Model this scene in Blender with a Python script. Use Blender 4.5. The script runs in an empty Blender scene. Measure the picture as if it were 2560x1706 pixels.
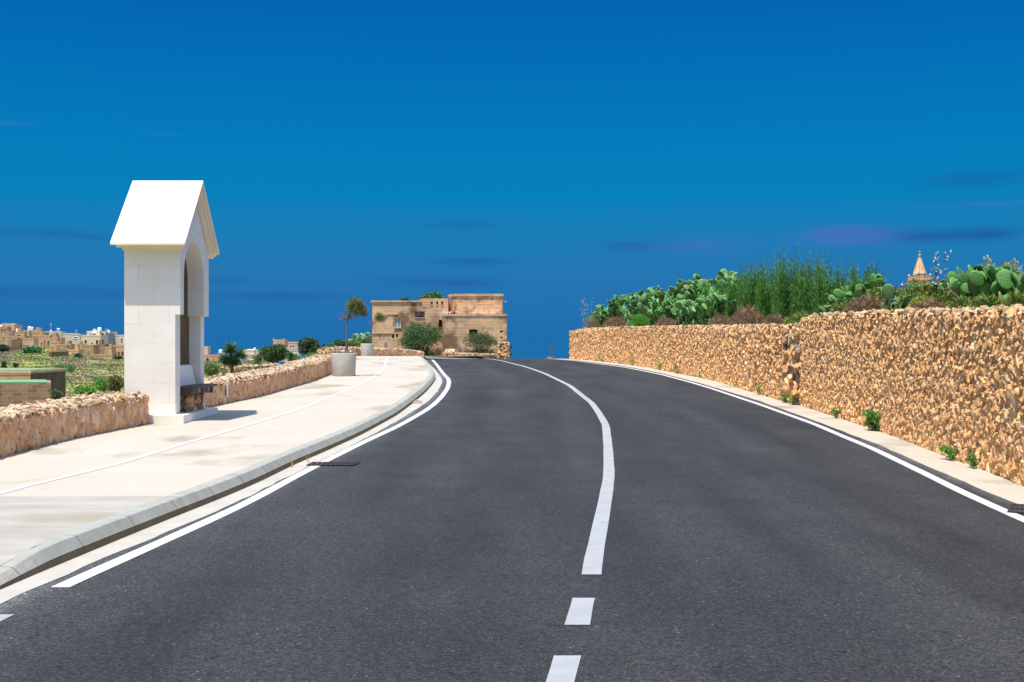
import bpy, bmesh, math, random
import numpy as np
R = math.radians
rng = np.random.default_rng(7)
random.seed(7)
sc = bpy.context.scene
COL = sc.collection
EYE, F = 1.6, 3000.0          # eye height (m), focal length in photo pixels (2560 wide)
CX, CY = 1280.0, 853.0

# ------------------------------------------------------------------ camera
cd = bpy.data.cameras.new('camera'); cam = bpy.data.objects.new('camera', cd); COL.objects.link(cam)
cam.location = (0, 0, EYE); cam.rotation_euler = (R(90), 0, 0)
cd.sensor_width = 36; cd.lens = 36 * F / 2560; cd.clip_start = .1; cd.clip_end = 200000
sc.camera = cam
# ------------------------------------------------------------------ view
sc.view_settings.view_transform = 'Standard'; sc.view_settings.look = 'None'
EXPO = 1.05
sc.view_settings.exposure = EXPO; sc.view_settings.gamma = 1
# ------------------------------------------------------------------ sun (from behind left, very high)
SUNV = np.array([-.18, -.235, 1.0]); SUNV /= np.linalg.norm(SUNV)      # towards the sun
sl = bpy.data.lights.new('sun', 'SUN'); sl.energy = 3.5; sl.angle = R(.53); sl.color = (1, .945, .85)
so = bpy.data.objects.new('sun', sl); COL.objects.link(so)
sun_el = math.asin(SUNV[2]); sun_az = math.atan2(SUNV[0], SUNV[1])
so.rotation_euler = (math.pi/2 - sun_el, 0, math.atan2(SUNV[1], SUNV[0]) + math.pi/2)
so.location = (0, 0, 60)
# ------------------------------------------------------------------ world sky
def world():
    w = bpy.data.worlds.new('World'); sc.world = w; w.use_nodes = True
    nt = w.node_tree; N = nt.nodes; L = nt.links; N.clear()
    out = N.new('ShaderNodeOutputWorld'); bg = N.new('ShaderNodeBackground'); L.new(bg.outputs[0], out.inputs[0])
    bg.inputs[1].default_value = .15
    sky = N.new('ShaderNodeTexSky'); sky.sky_type = 'NISHITA'; sky.sun_disc = False
    sky.sun_elevation = sun_el; sky.sun_rotation = sun_az; sky.air_density = 1.0; sky.dust_density = .7; sky.ozone_density = 1.5
    tc = N.new('ShaderNodeTexCoord'); sp = N.new('ShaderNodeSeparateXYZ'); L.new(tc.outputs['Generated'], sp.inputs[0])
    def m(op, a, b=None, c=None, clamp=False):
        n = N.new('ShaderNodeMath'); n.operation = op; n.use_clamp = clamp
        for i, v in enumerate((a, b, c)):
            if v is None: continue
            if isinstance(v, (int, float)): n.inputs[i].default_value = v
            else: L.new(v, n.inputs[i])
        return n.outputs[0]
    el = sp.outputs[2]; az = m('ARCTAN2', sp.outputs[0], sp.outputs[1])
    rp = N.new('ShaderNodeValToRGB'); cr = rp.color_ramp
    L.new(m('MULTIPLY_ADD', el, 1/.6, .05), rp.inputs[0])
    stops = [(0, (.014, .150, .41)), (.06, (.014, .155, .425)), (.13, (.020, .180, .45)), (.19, (.012, .205, .47)), (.25, (.002, .218, .50)),
             (.32, (.0015, .200, .50)), (.42, (.001, .160, .475)), (.50, (.001, .128, .44)), (.75, (.01, .12, .40)), (1, (.03, .14, .40))]
    e = cr.elements
    e[0].position, e[0].color = stops[0][0], (*stops[0][1], 1)
    e[1].position, e[1].color = stops[-1][0], (*stops[-1][1], 1)
    for p, c in stops[1:-1]:
        q = e.new(p); q.color = (*c, 1)
    # faint low clouds: soft ellipses broken up by noise
    mp = N.new('ShaderNodeMapping'); L.new(tc.outputs['Generated'], mp.inputs[0]); mp.inputs['Scale'].default_value = (11, 11, 55)
    nz = N.new('ShaderNodeTexNoise'); L.new(mp.outputs[0], nz.inputs[0]); nz.inputs['Scale'].default_value = 1.0; nz.inputs['Detail'].default_value = 5
    def ell(x, y, wx, wy):
        a = m('DIVIDE', m('SUBTRACT', az, math.atan((x-CX)/F)), wx/F); b = m('DIVIDE', m('SUBTRACT', el, (CY-y)/F), wy/F)
        r2 = m('ADD', m('MULTIPLY', a, a), m('MULTIPLY', b, b))
        return m('EXPONENT', m('MULTIPLY', r2, -1.0))
    def group(lst, gain):
        acc = None
        for x, y, wx, wy, k in lst:
            v = m('MULTIPLY', ell(x, y, wx, wy), k); acc = v if acc is None else m('ADD', acc, v)
        n = m('MULTIPLY_ADD', nz.outputs[0], 2.4, -.45, clamp=True)
        return m('MULTIPLY', m('MULTIPLY', acc, n, clamp=True), gain, clamp=True)
    dark = group([(1600,616,80,14,.8),(2320,606,120,15,.9),(2480,604,60,14,.8),(2450,478,130,16,.8),(1190,655,90,9,.8),(1090,708,150,13,.8),(1150,565,90,10,.5),
                  (95,602,100,9,.9),(120,740,260,14,.6),(700,742,160,9,.6),(560,708,60,8,.5),(240,610,50,7,.5)], .8)
    lite = group([(2125,604,95,20,1.9),(2105,592,50,14,1.0),(1740,618,110,18,1.1),(30,357,50,5,.35),(2490,537,130,5,.6),(400,362,60,4,.15)], .75)
    def mix(f, a, b):
        n = N.new('ShaderNodeMix'); n.data_type = 'RGBA'
        if isinstance(f, float): n.inputs[0].default_value = f
        else: L.new(f, n.inputs[0])
        for i, v in ((6, a), (7, b)):
            if isinstance(v, tuple): n.inputs[i].default_value = (*v, 1)
            else: L.new(v, n.inputs[i])
        return n.outputs[2]
    c = mix(dark, rp.outputs[0], (.012, .095, .33)); c = mix(lite, c, (.060, .160, .50))
    sc_ = N.new('ShaderNodeVectorMath'); sc_.operation = 'SCALE'; L.new(c, sc_.inputs[0]); sc_.inputs[3].default_value = 1/(.15*2**EXPO)
    # higher up the plain physical sky takes over
    k = m('MULTIPLY_ADD', el, 4.0, -1.2, clamp=True)
    c2 = mix(k, sc_.outputs[0], sky.outputs[0])
    L.new(c2, bg.inputs[0])
world()

# ------------------------------------------------------------------ measured ground profile
def G(y): return np.interp(y, _gy, _gz)
_kz = np.array([-60,0,14,20,27,35.4,46,58,62,66,80,100,140,200,700.]); _kg = np.array([0,0,0,.055,.175,.365,.53,.645,.65,.632,.40,-.05,-1.2,-4,-40.])
_gy = np.linspace(-60, 700, 3041); _gz = np.interp(_gy, _kz, _kg)
_k = np.hanning(23); _k /= _k.sum(); _gz = np.convolve(np.pad(_gz, 11, mode='edge'), _k, 'valid')
PAVE = .14
def GP(y): return G(y) + PAVE + np.interp(y, [0, 44, 60, 70, 90], [0, 0, .075, .16, .4])
def solve(px, py, fn=G):
    ys = np.linspace(3, 75, 7201); f = (EYE - fn(ys))/ys - (py - CY)/F
    i = np.where(f <= 0)[0]; y = ys[i[0]] if len(i) else 66.
    return (px-CX)*y/F, y
def at(px, py, y): return ((px-CX)*y/F, y, EYE + (CY-py)*y/F)     # a traced direction at a chosen distance
def zof(py, y): return EYE + (CY-py)*y/F
def curve(pts, fn=G, sm=9, pre=None, post=None):
    P = sorted([solve(*p, fn)[::-1] for p in pts]); P = [p for i, p in enumerate(P) if i == 0 or p[0] > P[i-1][0]+.05]
    if pre: P = [pre] + P
    if post: P = P + post
    ys = np.array([p[0] for p in P]); xs = np.array([p[1] for p in P])
    g = np.arange(-12, 190, .25)
    s0 = (xs[2]-xs[0])/(ys[2]-ys[0]); s1 = (xs[-1]-xs[-2])/(ys[-1]-ys[-2])
    x = np.interp(g, ys, xs); x = np.where(g < ys[0], xs[0]+(g-ys[0])*s0*.6, x); x = np.where(g > ys[-1], xs[-1]+(g-ys[-1])*s1, x)
    k = np.hanning(sm+2); k /= k.sum(); n = len(k)//2
    x = np.convolve(np.pad(x, n, mode='edge'), k, 'valid')
    return lambda y: np.interp(y, g, x)

# ------------------------------------------------------------------ object helpers
def tag(o, label=None, cat=None, group=None, kind=None):
    if label: o['label'] = label
    if cat: o['category'] = cat
    if group: o['group'] = group
    if kind: o['kind'] = kind
    return o
def empty(name, loc, label=None, cat=None, group=None, rz=0):
    o = bpy.data.objects.new(name, None); COL.objects.link(o); o.location = loc; o.rotation_euler = (0, 0, rz); o.empty_display_size = .2
    return tag(o, label, cat, group)
class MB:
    """collects geometry in world coordinates, links it as one mesh object"""
    def __init__(s): s.v = []; s.f = []; s.c = []; s.n = 0; s.q = []
    def add(s, V, Fc, c=(1, 1, 1)):
        V = np.asarray(V, float).reshape(-1, 3); Fc = np.asarray(Fc, int)
        if Fc.ndim == 1: Fc = Fc.reshape(1, -1)
        s.v.append(V); s.f.append(Fc + s.n); s.n += len(V)
        c = np.asarray(c, float); s.c.append(np.tile(c, (len(V), 1)) if c.ndim == 1 else c)
    def box(s, x0, x1, y0, y1, z0, z1, c=(1, 1, 1)):
        V = [(x, y, z) for x in (x0, x1) for y in (y0, y1) for z in (z0, z1)]
        s.add(V, [(0,1,3,2),(4,6,7,5),(0,4,5,1),(2,3,7,6),(0,2,6,4),(1,5,7,3)], c)
    def poly(s, V, c=(1, 1, 1)): s.add(V, [list(range(len(V)))], c)
    def prism(s, pts, axis, a0, a1, c=(1, 1, 1)):
        """convex outline pts extruded along an axis: 'x' pts=(y,z), 'y' pts=(x,z), 'z' pts=(x,y)"""
        n = len(pts); mk = {'x': lambda p, a: (a, p[0], p[1]), 'y': lambda p, a: (p[0], a, p[1]), 'z': lambda p, a: (p[0], p[1], a)}[axis]
        V = [mk(p, a0) for p in pts] + [mk(p, a1) for p in pts]
        s.add(V, [list(range(n))], c); s.n -= len(V); s.v.pop(); s.f.pop(); s.c.pop()
        s.v.append(np.array(V, float)); s.c.append(np.tile(np.array(c, float), (len(V), 1)))
        s.f.append(np.array([list(range(n))[::-1]]) + s.n); s.f.append(np.array([[i+n for i in range(n)]]) + s.n)
        s.f.append(np.array([(i, (i+1) % n, (i+1) % n+n, i+n) for i in range(n)]) + s.n); s.n += len(V)
    def tube(s, P, r, k=6, c=(1, 1, 1), cap=True):
        P = np.array(P, float); r = np.broadcast_to(np.array(r, float), (len(P),)); rings = []
        for i in range(len(P)):
            d = P[min(i+1, len(P)-1)] - P[max(i-1, 0)]; d /= max(np.linalg.norm(d), 1e-9)
            a = np.cross(d, (0, 0, 1) if abs(d[2]) < .9 else (1, 0, 0)); a /= np.linalg.norm(a); b = np.cross(d, a)
            t = np.linspace(0, 2*math.pi, k, endpoint=False)
            rings.append(P[i] + r[i]*(np.outer(np.cos(t), a) + np.outer(np.sin(t), b)))
        V = np.concatenate(rings); Fq = [(i*k+j, i*k+(j+1) % k, (i+1)*k+(j+1) % k, (i+1)*k+j) for i in range(len(P)-1) for j in range(k)]
        s.add(V, Fq, c)
        if cap: s.poly(rings[0][::-1], c); s.poly(rings[-1], c)
    def lathe(s, prof, cx, cy, k=32, c=(1, 1, 1)):
        t = np.linspace(0, 2*math.pi, k, endpoint=False)
        V = np.concatenate([np.c_[cx+r*np.cos(t), cy+r*np.sin(t), np.full(k, z)] for r, z in prof])
        s.add(V, [(i*k+j, i*k+(j+1) % k, (i+1)*k+(j+1) % k, (i+1)*k+j) for i in range(len(prof)-1) for j in range(k)], c)
    def build(s, name, mat, parent=None, smooth=False):
        me = bpy.data.meshes.new(name)
        V = np.concatenate(s.v); C = np.concatenate(s.c)
        fs = s.f; loops = np.concatenate([f.ravel() for f in fs]); tot = np.concatenate([np.full(len(f), f.shape[1]) for f in fs])
        me.vertices.add(len(V)); me.loops.add(len(loops)); me.polygons.add(len(tot))
        off = np.array((0., 0., 0.))
        if parent is not None:
            p = parent
            while p is not None: off = off + np.array(p.location); p = p.parent
        V = V - off
        me.vertices.foreach_set('co', V.ravel()); me.loops.foreach_set('vertex_index', loops.astype(np.int32))
        st = np.concatenate([[0], np.cumsum(tot)[:-1]]); me.polygons.foreach_set('loop_start', st.astype(np.int32)); me.polygons.foreach_set('loop_total', tot.astype(np.int32))
        me.update(calc_edges=True); me.validate()
        a = me.color_attributes.new('tint', 'FLOAT_COLOR', 'POINT'); a.data.foreach_set('color', np.c_[C, np.ones(len(C))].ravel().astype(np.float32))
        me.polygons.foreach_set('use_smooth', np.full(len(tot), bool(smooth)))
        me.materials.append(mat)
        o = bpy.data.objects.new(name, me); COL.objects.link(o)
        if parent is not None: o.parent = parent
        return o

# ------------------------------------------------------------------ materials
def material(name, c1, c2=None, scale=4., detail=6., rough=.85, bump=0., bscale=30., tint=True, lo=.35, hi=.65, extra=None, spec=.25, stretch=None, trans=0.):
    m = bpy.data.materials.new(name); m.use_nodes = True; nt = m.node_tree; N = nt.nodes; L = nt.links
    b = N['Principled BSDF']; b.inputs['Roughness'].default_value = rough; b.inputs['Specular IOR Level'].default_value = spec
    tc = N.new('ShaderNodeTexCoord'); co = tc.outputs['Object']
    if stretch:
        mp = N.new('ShaderNodeMapping'); mp.inputs['Scale'].default_value = stretch; L.new(co, mp.inputs[0]); co = mp.outputs[0]
    def noise(s, d=6., r=.6):
        n = N.new('ShaderNodeTexNoise'); L.new(co, n.inputs['Vector']); n.inputs['Scale'].default_value = s; n.inputs['Detail'].default_value = d; n.inputs['Roughness'].default_value = r; return n.outputs[0]
    def ramp(v, lo, hi):
        n = N.new('ShaderNodeMapRange'); L.new(v, n.inputs[0]); n.inputs[1].default_value = lo; n.inputs[2].default_value = hi; return n.outputs[0]
    def mix(f, a, c, mode='MIX'):
        n = N.new('ShaderNodeMix'); n.data_type = 'RGBA'; n.blend_type = mode
        if isinstance(f, (int, float)): n.inputs[0].default_value = f
        else: L.new(f, n.inputs[0])
        for i, v in ((6, a), (7, c)):
            if isinstance(v, tuple): n.inputs[i].default_value = (*v[:3], 1)
            else: L.new(v, n.inputs[i])
        return n.outputs[2]
    c = mix(ramp(noise(scale, detail), lo, hi), c1, c2 or c1)
    if extra: c = extra(N, L, co, noise, ramp, mix, c)
    if tint:
        a = N.new('ShaderNodeAttribute'); a.attribute_name = 'tint'; c = mix(1.0, c, a.outputs[0], 'MULTIPLY')
    L.new(c, b.inputs['Base Color'])
    if bump:
        bp = N.new('ShaderNodeBump'); bp.inputs['Strength'].default_value = bump; bp.inputs['Distance'].default_value = .02; L.new(noise(bscale, 5), bp.inputs['Height']); L.new(bp.outputs[0], b.inputs['Normal'])
    if trans:
        t = N.new('ShaderNodeBsdfTranslucent'); L.new(c, t.inputs[0]); ms = N.new('ShaderNodeMixShader'); ms.inputs[0].default_value = trans
        L.new(b.outputs[0], ms.inputs[1]); L.new(t.outputs[0], ms.inputs[2]); L.new(ms.outputs[0], N['Material Output'].inputs[0])
    return m
def asphalt_x(N, L, co, noise, ramp, mix, c):
    def cells(scale, ch):
        v = N.new('ShaderNodeTexVoronoi'); L.new(co, v.inputs['Vector']); v.inputs['Scale'].default_value = scale
        sp = N.new('ShaderNodeSeparateColor'); L.new(v.outputs['Color'], sp.inputs[0]); return sp.outputs[ch], v.outputs['Distance']
    a, _ = cells(110, 0); c = mix(a, mix(1.0, c, (.50, .50, .52), 'MULTIPLY'), mix(1.0, c, (1.5, 1.5, 1.46), 'MULTIPLY'))
    b, _ = cells(48, 1); c = mix(ramp(b, .0, 1.), mix(1.0, c, (.66, .66, .67), 'MULTIPLY'), mix(1.0, c, (1.34, 1.34, 1.32), 'MULTIPLY'))
    p, _ = cells(95, 2); c = mix(ramp(p, .92, 1.0), c, (.065, .064, .060))
    q, d = cells(23, 0); c = mix(ramp(q, .965, .97), c, mix(ramp(d, .26, .10), c, (.14, .135, .125)))
    q, d = cells(17, 1); c = mix(ramp(q, .955, .96), c, mix(ramp(d, .40, .2), c, (.007, .008, .010)))
    mp = N.new('ShaderNodeMapping'); mp.inputs['Scale'].default_value = (1.3, .16, 1); L.new(co, mp.inputs[0])
    n = N.new('ShaderNodeTexNoise'); L.new(mp.outputs[0], n.inputs[0]); n.inputs['Scale'].default_value = 1.; n.inputs['Detail'].default_value = 4
    c = mix(ramp(n.outputs[0], .35, .7), mix(1.0, c, (.78, .78, .80), 'MULTIPLY'), mix(1.0, c, (1.32, 1.30, 1.24), 'MULTIPLY'))
    n3 = N.new('ShaderNodeTexNoise'); L.new(co, n3.inputs[0]); n3.inputs['Scale'].default_value = .5; n3.inputs['Detail'].default_value = 6
    c = mix(ramp(n3.outputs[0], .50, .66), c, mix(1.0, c, (1.16, 1.15, 1.11), 'MULTIPLY'))
    return c
M = {}
M['asphalt'] = material('asphalt', (.0178, .0187, .0208), (.0250, .0262, .0282), scale=.9, detail=9, lo=.3, hi=.7, rough=.8, bump=.5, bscale=160, extra=asphalt_x, spec=.25)
def pave_x(N, L, co, noise, ramp, mix, c):
    mp = N.new('ShaderNodeMapping'); mp.inputs['Scale'].default_value = (.9, .55, 1); L.new(co, mp.inputs[0])
    n = N.new('ShaderNodeTexNoise'); L.new(mp.outputs[0], n.inputs[0]); n.inputs['Scale'].default_value = .75; n.inputs['Detail'].default_value = 4
    c = mix(ramp(n.outputs[0], .56, .68), c, (.245, .215, .155))
    n2 = N.new('ShaderNodeTexNoise'); L.new(co, n2.inputs[0]); n2.inputs['Scale'].default_value = 14; n2.inputs['Detail'].default_value = 8
    c = mix(ramp(n2.outputs[0], .66, .78), c, (.28, .25, .205))
    return c
M['pavement'] = material('pavement_concrete', (.385, .350, .295), (.36, .322, .265), scale=.6, rough=.9, bump=.15, bscale=60, extra=pave_x)
M['grey_conc'] = material('grey_concrete', (.255, .24, .205), (.325, .305, .265), scale=1.6, rough=.9, stretch=(.6, 2.0, 1), bump=.2, extra=pave_x)
M['verge'] = material('verge_concrete', (.385, .345, .285), (.355, .31, .25), scale=1.3, rough=.9, bump=.15, extra=pave_x)
M['gutter'] = material('gutter_concrete', (.365, .345, .305), (.32, .30, .265), scale=3, rough=.9, bump=.2, bscale=50, extra=lambda N, L, co, noise, ramp, mix, c: mix(ramp(noise(17, 6), .68, .76), c, (.12, .095, .07)))
def kerb_x(N, L, co, noise, ramp, mix, c):
    mp = N.new('ShaderNodeMapping'); mp.inputs['Scale'].default_value = (1, 3.5, 1); L.new(co, mp.inputs[0])
    n = N.new('ShaderNodeTexNoise'); L.new(mp.outputs[0], n.inputs[0]); n.inputs['Scale'].default_value = 1.7; n.inputs['Detail'].default_value = 5
    c = mix(ramp(n.outputs[0], .5, .8), c, (.235, .215, .17))
    sp = N.new('ShaderNodeSeparateXYZ'); L.new(co, sp.inputs[0]); f = N.new('ShaderNodeMath'); f.operation = 'PINGPONG'; f.inputs[1].default_value = .5; L.new(sp.outputs[1], f.inputs[0])
    return mix(ramp(f.outputs[0], .008, .003), c, (.10, .09, .075))
M['kerb'] = material('kerb_concrete', (.30, .305, .275), (.25, .25, .22), scale=5, rough=.85, extra=kerb_x, bump=.2, bscale=40)
def paint_x(N, L, co, noise, ramp, mix, c):
    c = mix(ramp(noise(38, 4), .62, .70), c, mix(.55, c, (.08, .085, .09)))
    return mix(ramp(noise(3, 5), .62, .74), c, mix(.35, c, (.12, .125, .13)))
M['paint'] = material('road_paint', (.295, .305, .315), (.235, .243, .255), scale=4, rough=.8, bump=.3, bscale=150, lo=.3, hi=.75, extra=paint_x)
M['paint_white'] = material('pavement_paint', (.43, .43, .43), (.39, .39, .385), scale=6, rough=.8, extra=lambda N, L, co, noise, ramp, mix, c: mix(ramp(noise(30, 4), .66, .74), c, (.22, .22, .21)))
M['stone'] = material('rubble_limestone', (1, 1, 1), (.82, .76, .70), scale=22, detail=6, rough=.92, bump=.9, bscale=55)
M['core'] = material('wall_mortar', (.50, .32, .17), (.38, .24, .125), scale=9, rough=.95, bump=.6)
M['coping'] = material('coping_mortar', (.74, .60, .45), (.60, .44, .29), scale=7, rough=.95, bump=1., bscale=25, lo=.45, hi=.7)
def ashlar_x(N, L, co, noise, ramp, mix, c):
    # large limestone courses on the faces: soft slightly darker joints
    mp = N.new('ShaderNodeMapping'); mp.inputs['Rotation'].default_value = (R(90), 0, 0); L.new(co, mp.inputs[0])
    ad = N.new('ShaderNodeVectorMath'); ad.operation = 'ADD'; L.new(mp.outputs[0], ad.inputs[0])
    n = N.new('ShaderNodeTexNoise'); L.new(co, n.inputs[0]); n.inputs['Scale'].default_value = 6; n.inputs['Detail'].default_value = 3
    sc_ = N.new('ShaderNodeVectorMath'); sc_.operation = 'SCALE'; sc_.inputs[3].default_value = .03; L.new(n.outputs['Color'], sc_.inputs[0]); L.new(sc_.outputs[0], ad.inputs[1])
    b = N.new('ShaderNodeTexBrick'); L.new(ad.outputs[0], b.inputs[0]); b.inputs['Scale'].default_value = 1.; b.inputs['Brick Width'].default_value = .52; b.inputs['Row Height'].default_value = .335
    b.inputs['Mortar Size'].default_value = .011; b.inputs['Mortar Smooth'].default_value = .9; b.inputs['Color1'].default_value = (0, 0, 0, 1); b.inputs['Color2'].default_value = (.10, .10, .10, 1); b.inputs['Mortar'].default_value = (1, 1, 1, 1)
    f = mix(ramp(noise(2.2, 3), .36, .62), (0, 0, 0), b.outputs[0])
    c = mix(ramp(noise(1.4, 5), .55, .72), c, mix(.3, c, (.76, .67, .52)))
    return mix(f, c, (.70, .60, .45))
M['shrine'] = material('dressed_limestone', (.84, .80, .72), (.78, .73, .63), scale=1.8, rough=.95, extra=ashlar_x, spec=0.)
M['shrine_plain'] = material('smooth_limestone', (.88, .83, .73), (.83, .76, .64), scale=2, rough=.85, bump=.1)
M['roof_white'] = material('white_roof_render', (.90, .89, .86), (.87, .86, .83), scale=2, rough=.8)
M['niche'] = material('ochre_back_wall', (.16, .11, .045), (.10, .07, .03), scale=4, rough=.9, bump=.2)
M['wood'] = material('weathered_dark_timber', (.085, .048, .028), (.045, .028, .02), scale=12, rough=.55, stretch=(1, .1, 1), spec=.5)
M['planter'] = material('cast_concrete', (.52, .50, .44), (.46, .43, .36), scale=6, rough=.85, bump=.15, bscale=60, extra=lambda N, L, co, noise, ramp, mix, c: mix(ramp(noise(2.3, 4), .5, .75), c, (.50, .36, .22)))
M['soil'] = material('dark_soil', (.09, .06, .04), (.05, .035, .025), scale=30, rough=1, bump=1)
M['bark'] = material('bark', (.20, .15, .11), (.12, .09, .065), scale=20, rough=.95, bump=.8, stretch=(3, 3, .6))
M['leaf'] = material('foliage', (1, 1, 1), (.7, .75, .65), scale=2.5, rough=.6, spec=.35, trans=.25)
M['pad'] = material('cactus_pad', (1, 1, 1), (.72, .85, .62), scale=7, rough=.6, spec=.3, bump=.5, bscale=45, extra=lambda N, L, co, noise, ramp, mix, c: mix(ramp(noise(16, 5), .60, .70), c, mix(.6, c, (1.6, 1.3, 1.0), 'MULTIPLY')))
M['twig'] = material('dry_twigs', (1, 1, 1), (.7, .65, .6), scale=5, rough=.95, trans=.1)
M['petal'] = material('white_petals', (.8, .8, .76), rough=.7)
def masonry(name, c1, c2, w, h, mort, mcol, rot=True, var=.5, stain=None, rough_edges=.03):
    def x(N, L, co, noise, ramp, mix, c):
        mp = N.new('ShaderNodeMapping'); L.new(co, mp.inputs[0])
        # brick pattern laid on (x+y, z) so that it wraps round corners
        sp = N.new('ShaderNodeSeparateXYZ'); L.new(co, sp.inputs[0]); ad = N.new('ShaderNodeMath'); ad.operation = 'ADD'; L.new(sp.outputs[0], ad.inputs[0]); L.new(sp.outputs[1], ad.inputs[1])
        cb = N.new('ShaderNodeCombineXYZ'); L.new(ad.outputs[0], cb.inputs[0]); L.new(sp.outputs[2], cb.inputs[1])
        n = N.new('ShaderNodeTexNoise'); L.new(co, n.inputs[0]); n.inputs['Scale'].default_value = 1.2/h*.3; n.inputs['Detail'].default_value = 3
        s_ = N.new('ShaderNodeVectorMath'); s_.operation = 'SCALE'; s_.inputs[3].default_value = rough_edges*h*4; L.new(n.outputs['Color'], s_.inputs[0])
        a2 = N.new('ShaderNodeVectorMath'); a2.operation = 'ADD'; L.new(cb.outputs[0], a2.inputs[0]); L.new(s_.outputs[0], a2.inputs[1])
        b = N.new('ShaderNodeTexBrick'); L.new(a2.outputs[0], b.inputs[0]); b.inputs['Scale'].default_value = 1; b.inputs['Brick Width'].default_value = w; b.inputs['Row Height'].default_value = h
        b.inputs['Mortar Size'].default_value = mort; b.inputs['Bias'].default_value = 0
        b.inputs['Color1'].default_value = (1, 1, 1, 1); b.inputs['Color2'].default_value = (var, var*.94, var*.88, 1); b.inputs['Mortar'].default_value = (*mcol, 1)
        c = mix(1.0, c, b.outputs[0], 'MULTIPLY')
        if stain: c = mix(ramp(noise(stain[1], 6), stain[2], stain[3]), c, mix(1.0, c, stain[0], 'MULTIPLY'))
        return c
    return material(name, c1, c2, scale=1.1, rough=.92, extra=x, bump=.7, bscale=9)
M['farm'] = masonry('old_ashlar', (.72, .47, .285), (.55, .36, .22), .80, .27, .018, (1.15, 1.12, 1.1), var=.76, stain=((.40, .38, .36), .55, .48, .62))
M['farm_pale'] = masonry('old_ashlar_pale', (.62, .45, .30), (.50, .36, .24), .8, .29, .015, (1.05, 1.05, 1.0), var=.85, stain=((.5, .48, .45), .6, .55, .7))
M['shed'] = masonry('shed_blocks', (.34, .235, .155), (.27, .18, .115), .33, .125, .008, (1.2, 1.15, 1.05), var=.62, stain=((.45, .43, .40), .8, .52, .68), rough_edges=.08)
M['town'] = masonry('town_limestone', (.66, .52, .385), (.56, .43, .30), 1.2, .5, .03, (.8, .78, .74), var=.85, stain=((.62, .58, .54), .12, .52, .68))
M['shaded_wall'] = material('stained_shaded_wall', (.13, .105, .08), (.085, .07, .055), scale=3, rough=.95, stretch=(1, 1, .4), bump=.4)  # shed side wall: stains, plus the side's shade put into the colour
M['plain'] = material('painted_render', (1, .98, .95), (.90, .87, .83), scale=.5, rough=.85)
M['dark'] = material('dark_opening', (.03, .028, .028), rough=.6)
M['glass'] = material('window_glass', (.10, .13, .17), (.2, .24, .28), scale=3, rough=.25, spec=.6)
M['felt'] = material('green_roof_coating', (.08, .25, .11), (.16, .27, .15), scale=1.2, rough=.9)
M['metal'] = material('galvanised_metal', (.62, .63, .65), rough=.45)
M['solar'] = material('solar_glass', (.012, .03, .12), rough=.2, spec=.7)
M['rust'] = material('rusty_iron', (.055, .032, .030), (.03, .022, .024), scale=20, rough=.8)
def terr_x(N, L, co, noise, ramp, mix, c):
    c = mix(ramp(noise(.055, 5), .50, .60), c, (.26, .24, .055))
    c = mix(ramp(noise(.09, 6), .56, .64), c, (.20, .15, .115))
    c = mix(ramp(noise(.022, 5), .55, .62), c, (.42, .30, .18))
    return mix(ramp(noise(1.7, 5), .5, .75), c, (.13, .115, .05))
M['terrain'] = material('dry_field_soil', (.21, .24, .06), (.28, .26, .09), scale=.4, rough=1, extra=terr_x, bump=1., bscale=4)
M['bank'] = material('bank_earth', (.16, .11, .065), (.22, .16, .09), scale=2, rough=1, bump=1, bscale=6)
M['sea'] = material('sea_water', (.0046, .0565, .137), (.0048, .0575, .139), scale=.0005, rough=.9, spec=0.)

# ------------------------------------------------------------------ traced curves
LINE_L = [(146.9,1470),(408,1354.5),(600,1267),(748.7,1186.6),(812.5,1153.7),(918.7,1101.6),(1000,1063.8),(1031.9,1045.7),(1061.6,1028.7),(1085,1011.7),(1104.1,992.6),(1119,971.4),(1122.6,957.6),(1121.1,948),(1112.6,939.5),(1102,926.7),(1091.4,911.9),(1082.9,902.3)]
KERB = [(0,1476.8),(81.6,1440),(190.4,1396.6),(272,1361),(437.9,1293.3),(543.9,1251.1),(640,1210.3),(727.5,1166.4),(812.5,1130),(897.5,1091),(991,1040),(1034,1007.5),(1063.7,982),(1080.7,962.9),(1089.2,950),(1088.8,941.6),(1085,933),(1070,912),(1059,903)]
GUT = [(0,1510.8),(81.6,1475.5),(190,1427.9),(272,1391),(408,1336.8),(544,1279.7),(640,1233.4),(706,1199),(770,1167.5),(833.7,1138),(918.7,1094),(1000,1049),(1042.5,1023),(1070,1004.5),(1093.5,980),(1106,956.5),(1104,945.9),(1091.4,928.9),(1076.5,914),(1064,904)]
LINE_C = [(1476,1437.8),(1511.5,1260),(1523,1190),(1520.3,1119.7),(1514.7,1063.6),(1495.6,1030.4),(1479,1007.5),(1458.6,992),(1425.5,965.4),(1400,952.7),(1361,934),(1308,916),(1276,908),(1240,900.2)]
LINE_R = [(2560,1300.8),(2405,1231),(2320.8,1188.6),(2180.5,1121.3),(2040,1062.4),(1900,1011.9),(1782.5,973),(1655,937.4),(1553,917.5),(1451,904.2),(1400,899.4)]
ASPH_R = [(2560,1268.6),(2461,1228),(2320.8,1167.6),(2180.5,1105.9),(2040,1054),(1900,1003.5),(1782,968),(1655,934),(1553,915.2),(1451,902.6),(1402,898.8)]
BASE_R = [(2560,1216.7),(2461,1174.6),(2376.9,1146),(2264.7,1101.7),(2180.5,1072),(2040,1026),(1900,986.6),(1782.5,951.4),(1655,926),(1578.5,913),(1491.8,903.2),(1425.5,898.2)]
PLINE = [(0,1234.8),(54,1218.5),(163,1192.6),(299,1160),(435,1117),(571.5,1077.5),(651.8,1053.4),(743.6,1026),(812.5,998.4),(881,970.8),(927,947.9),(950,931.8),(961.7,918),(966,903)]
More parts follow.
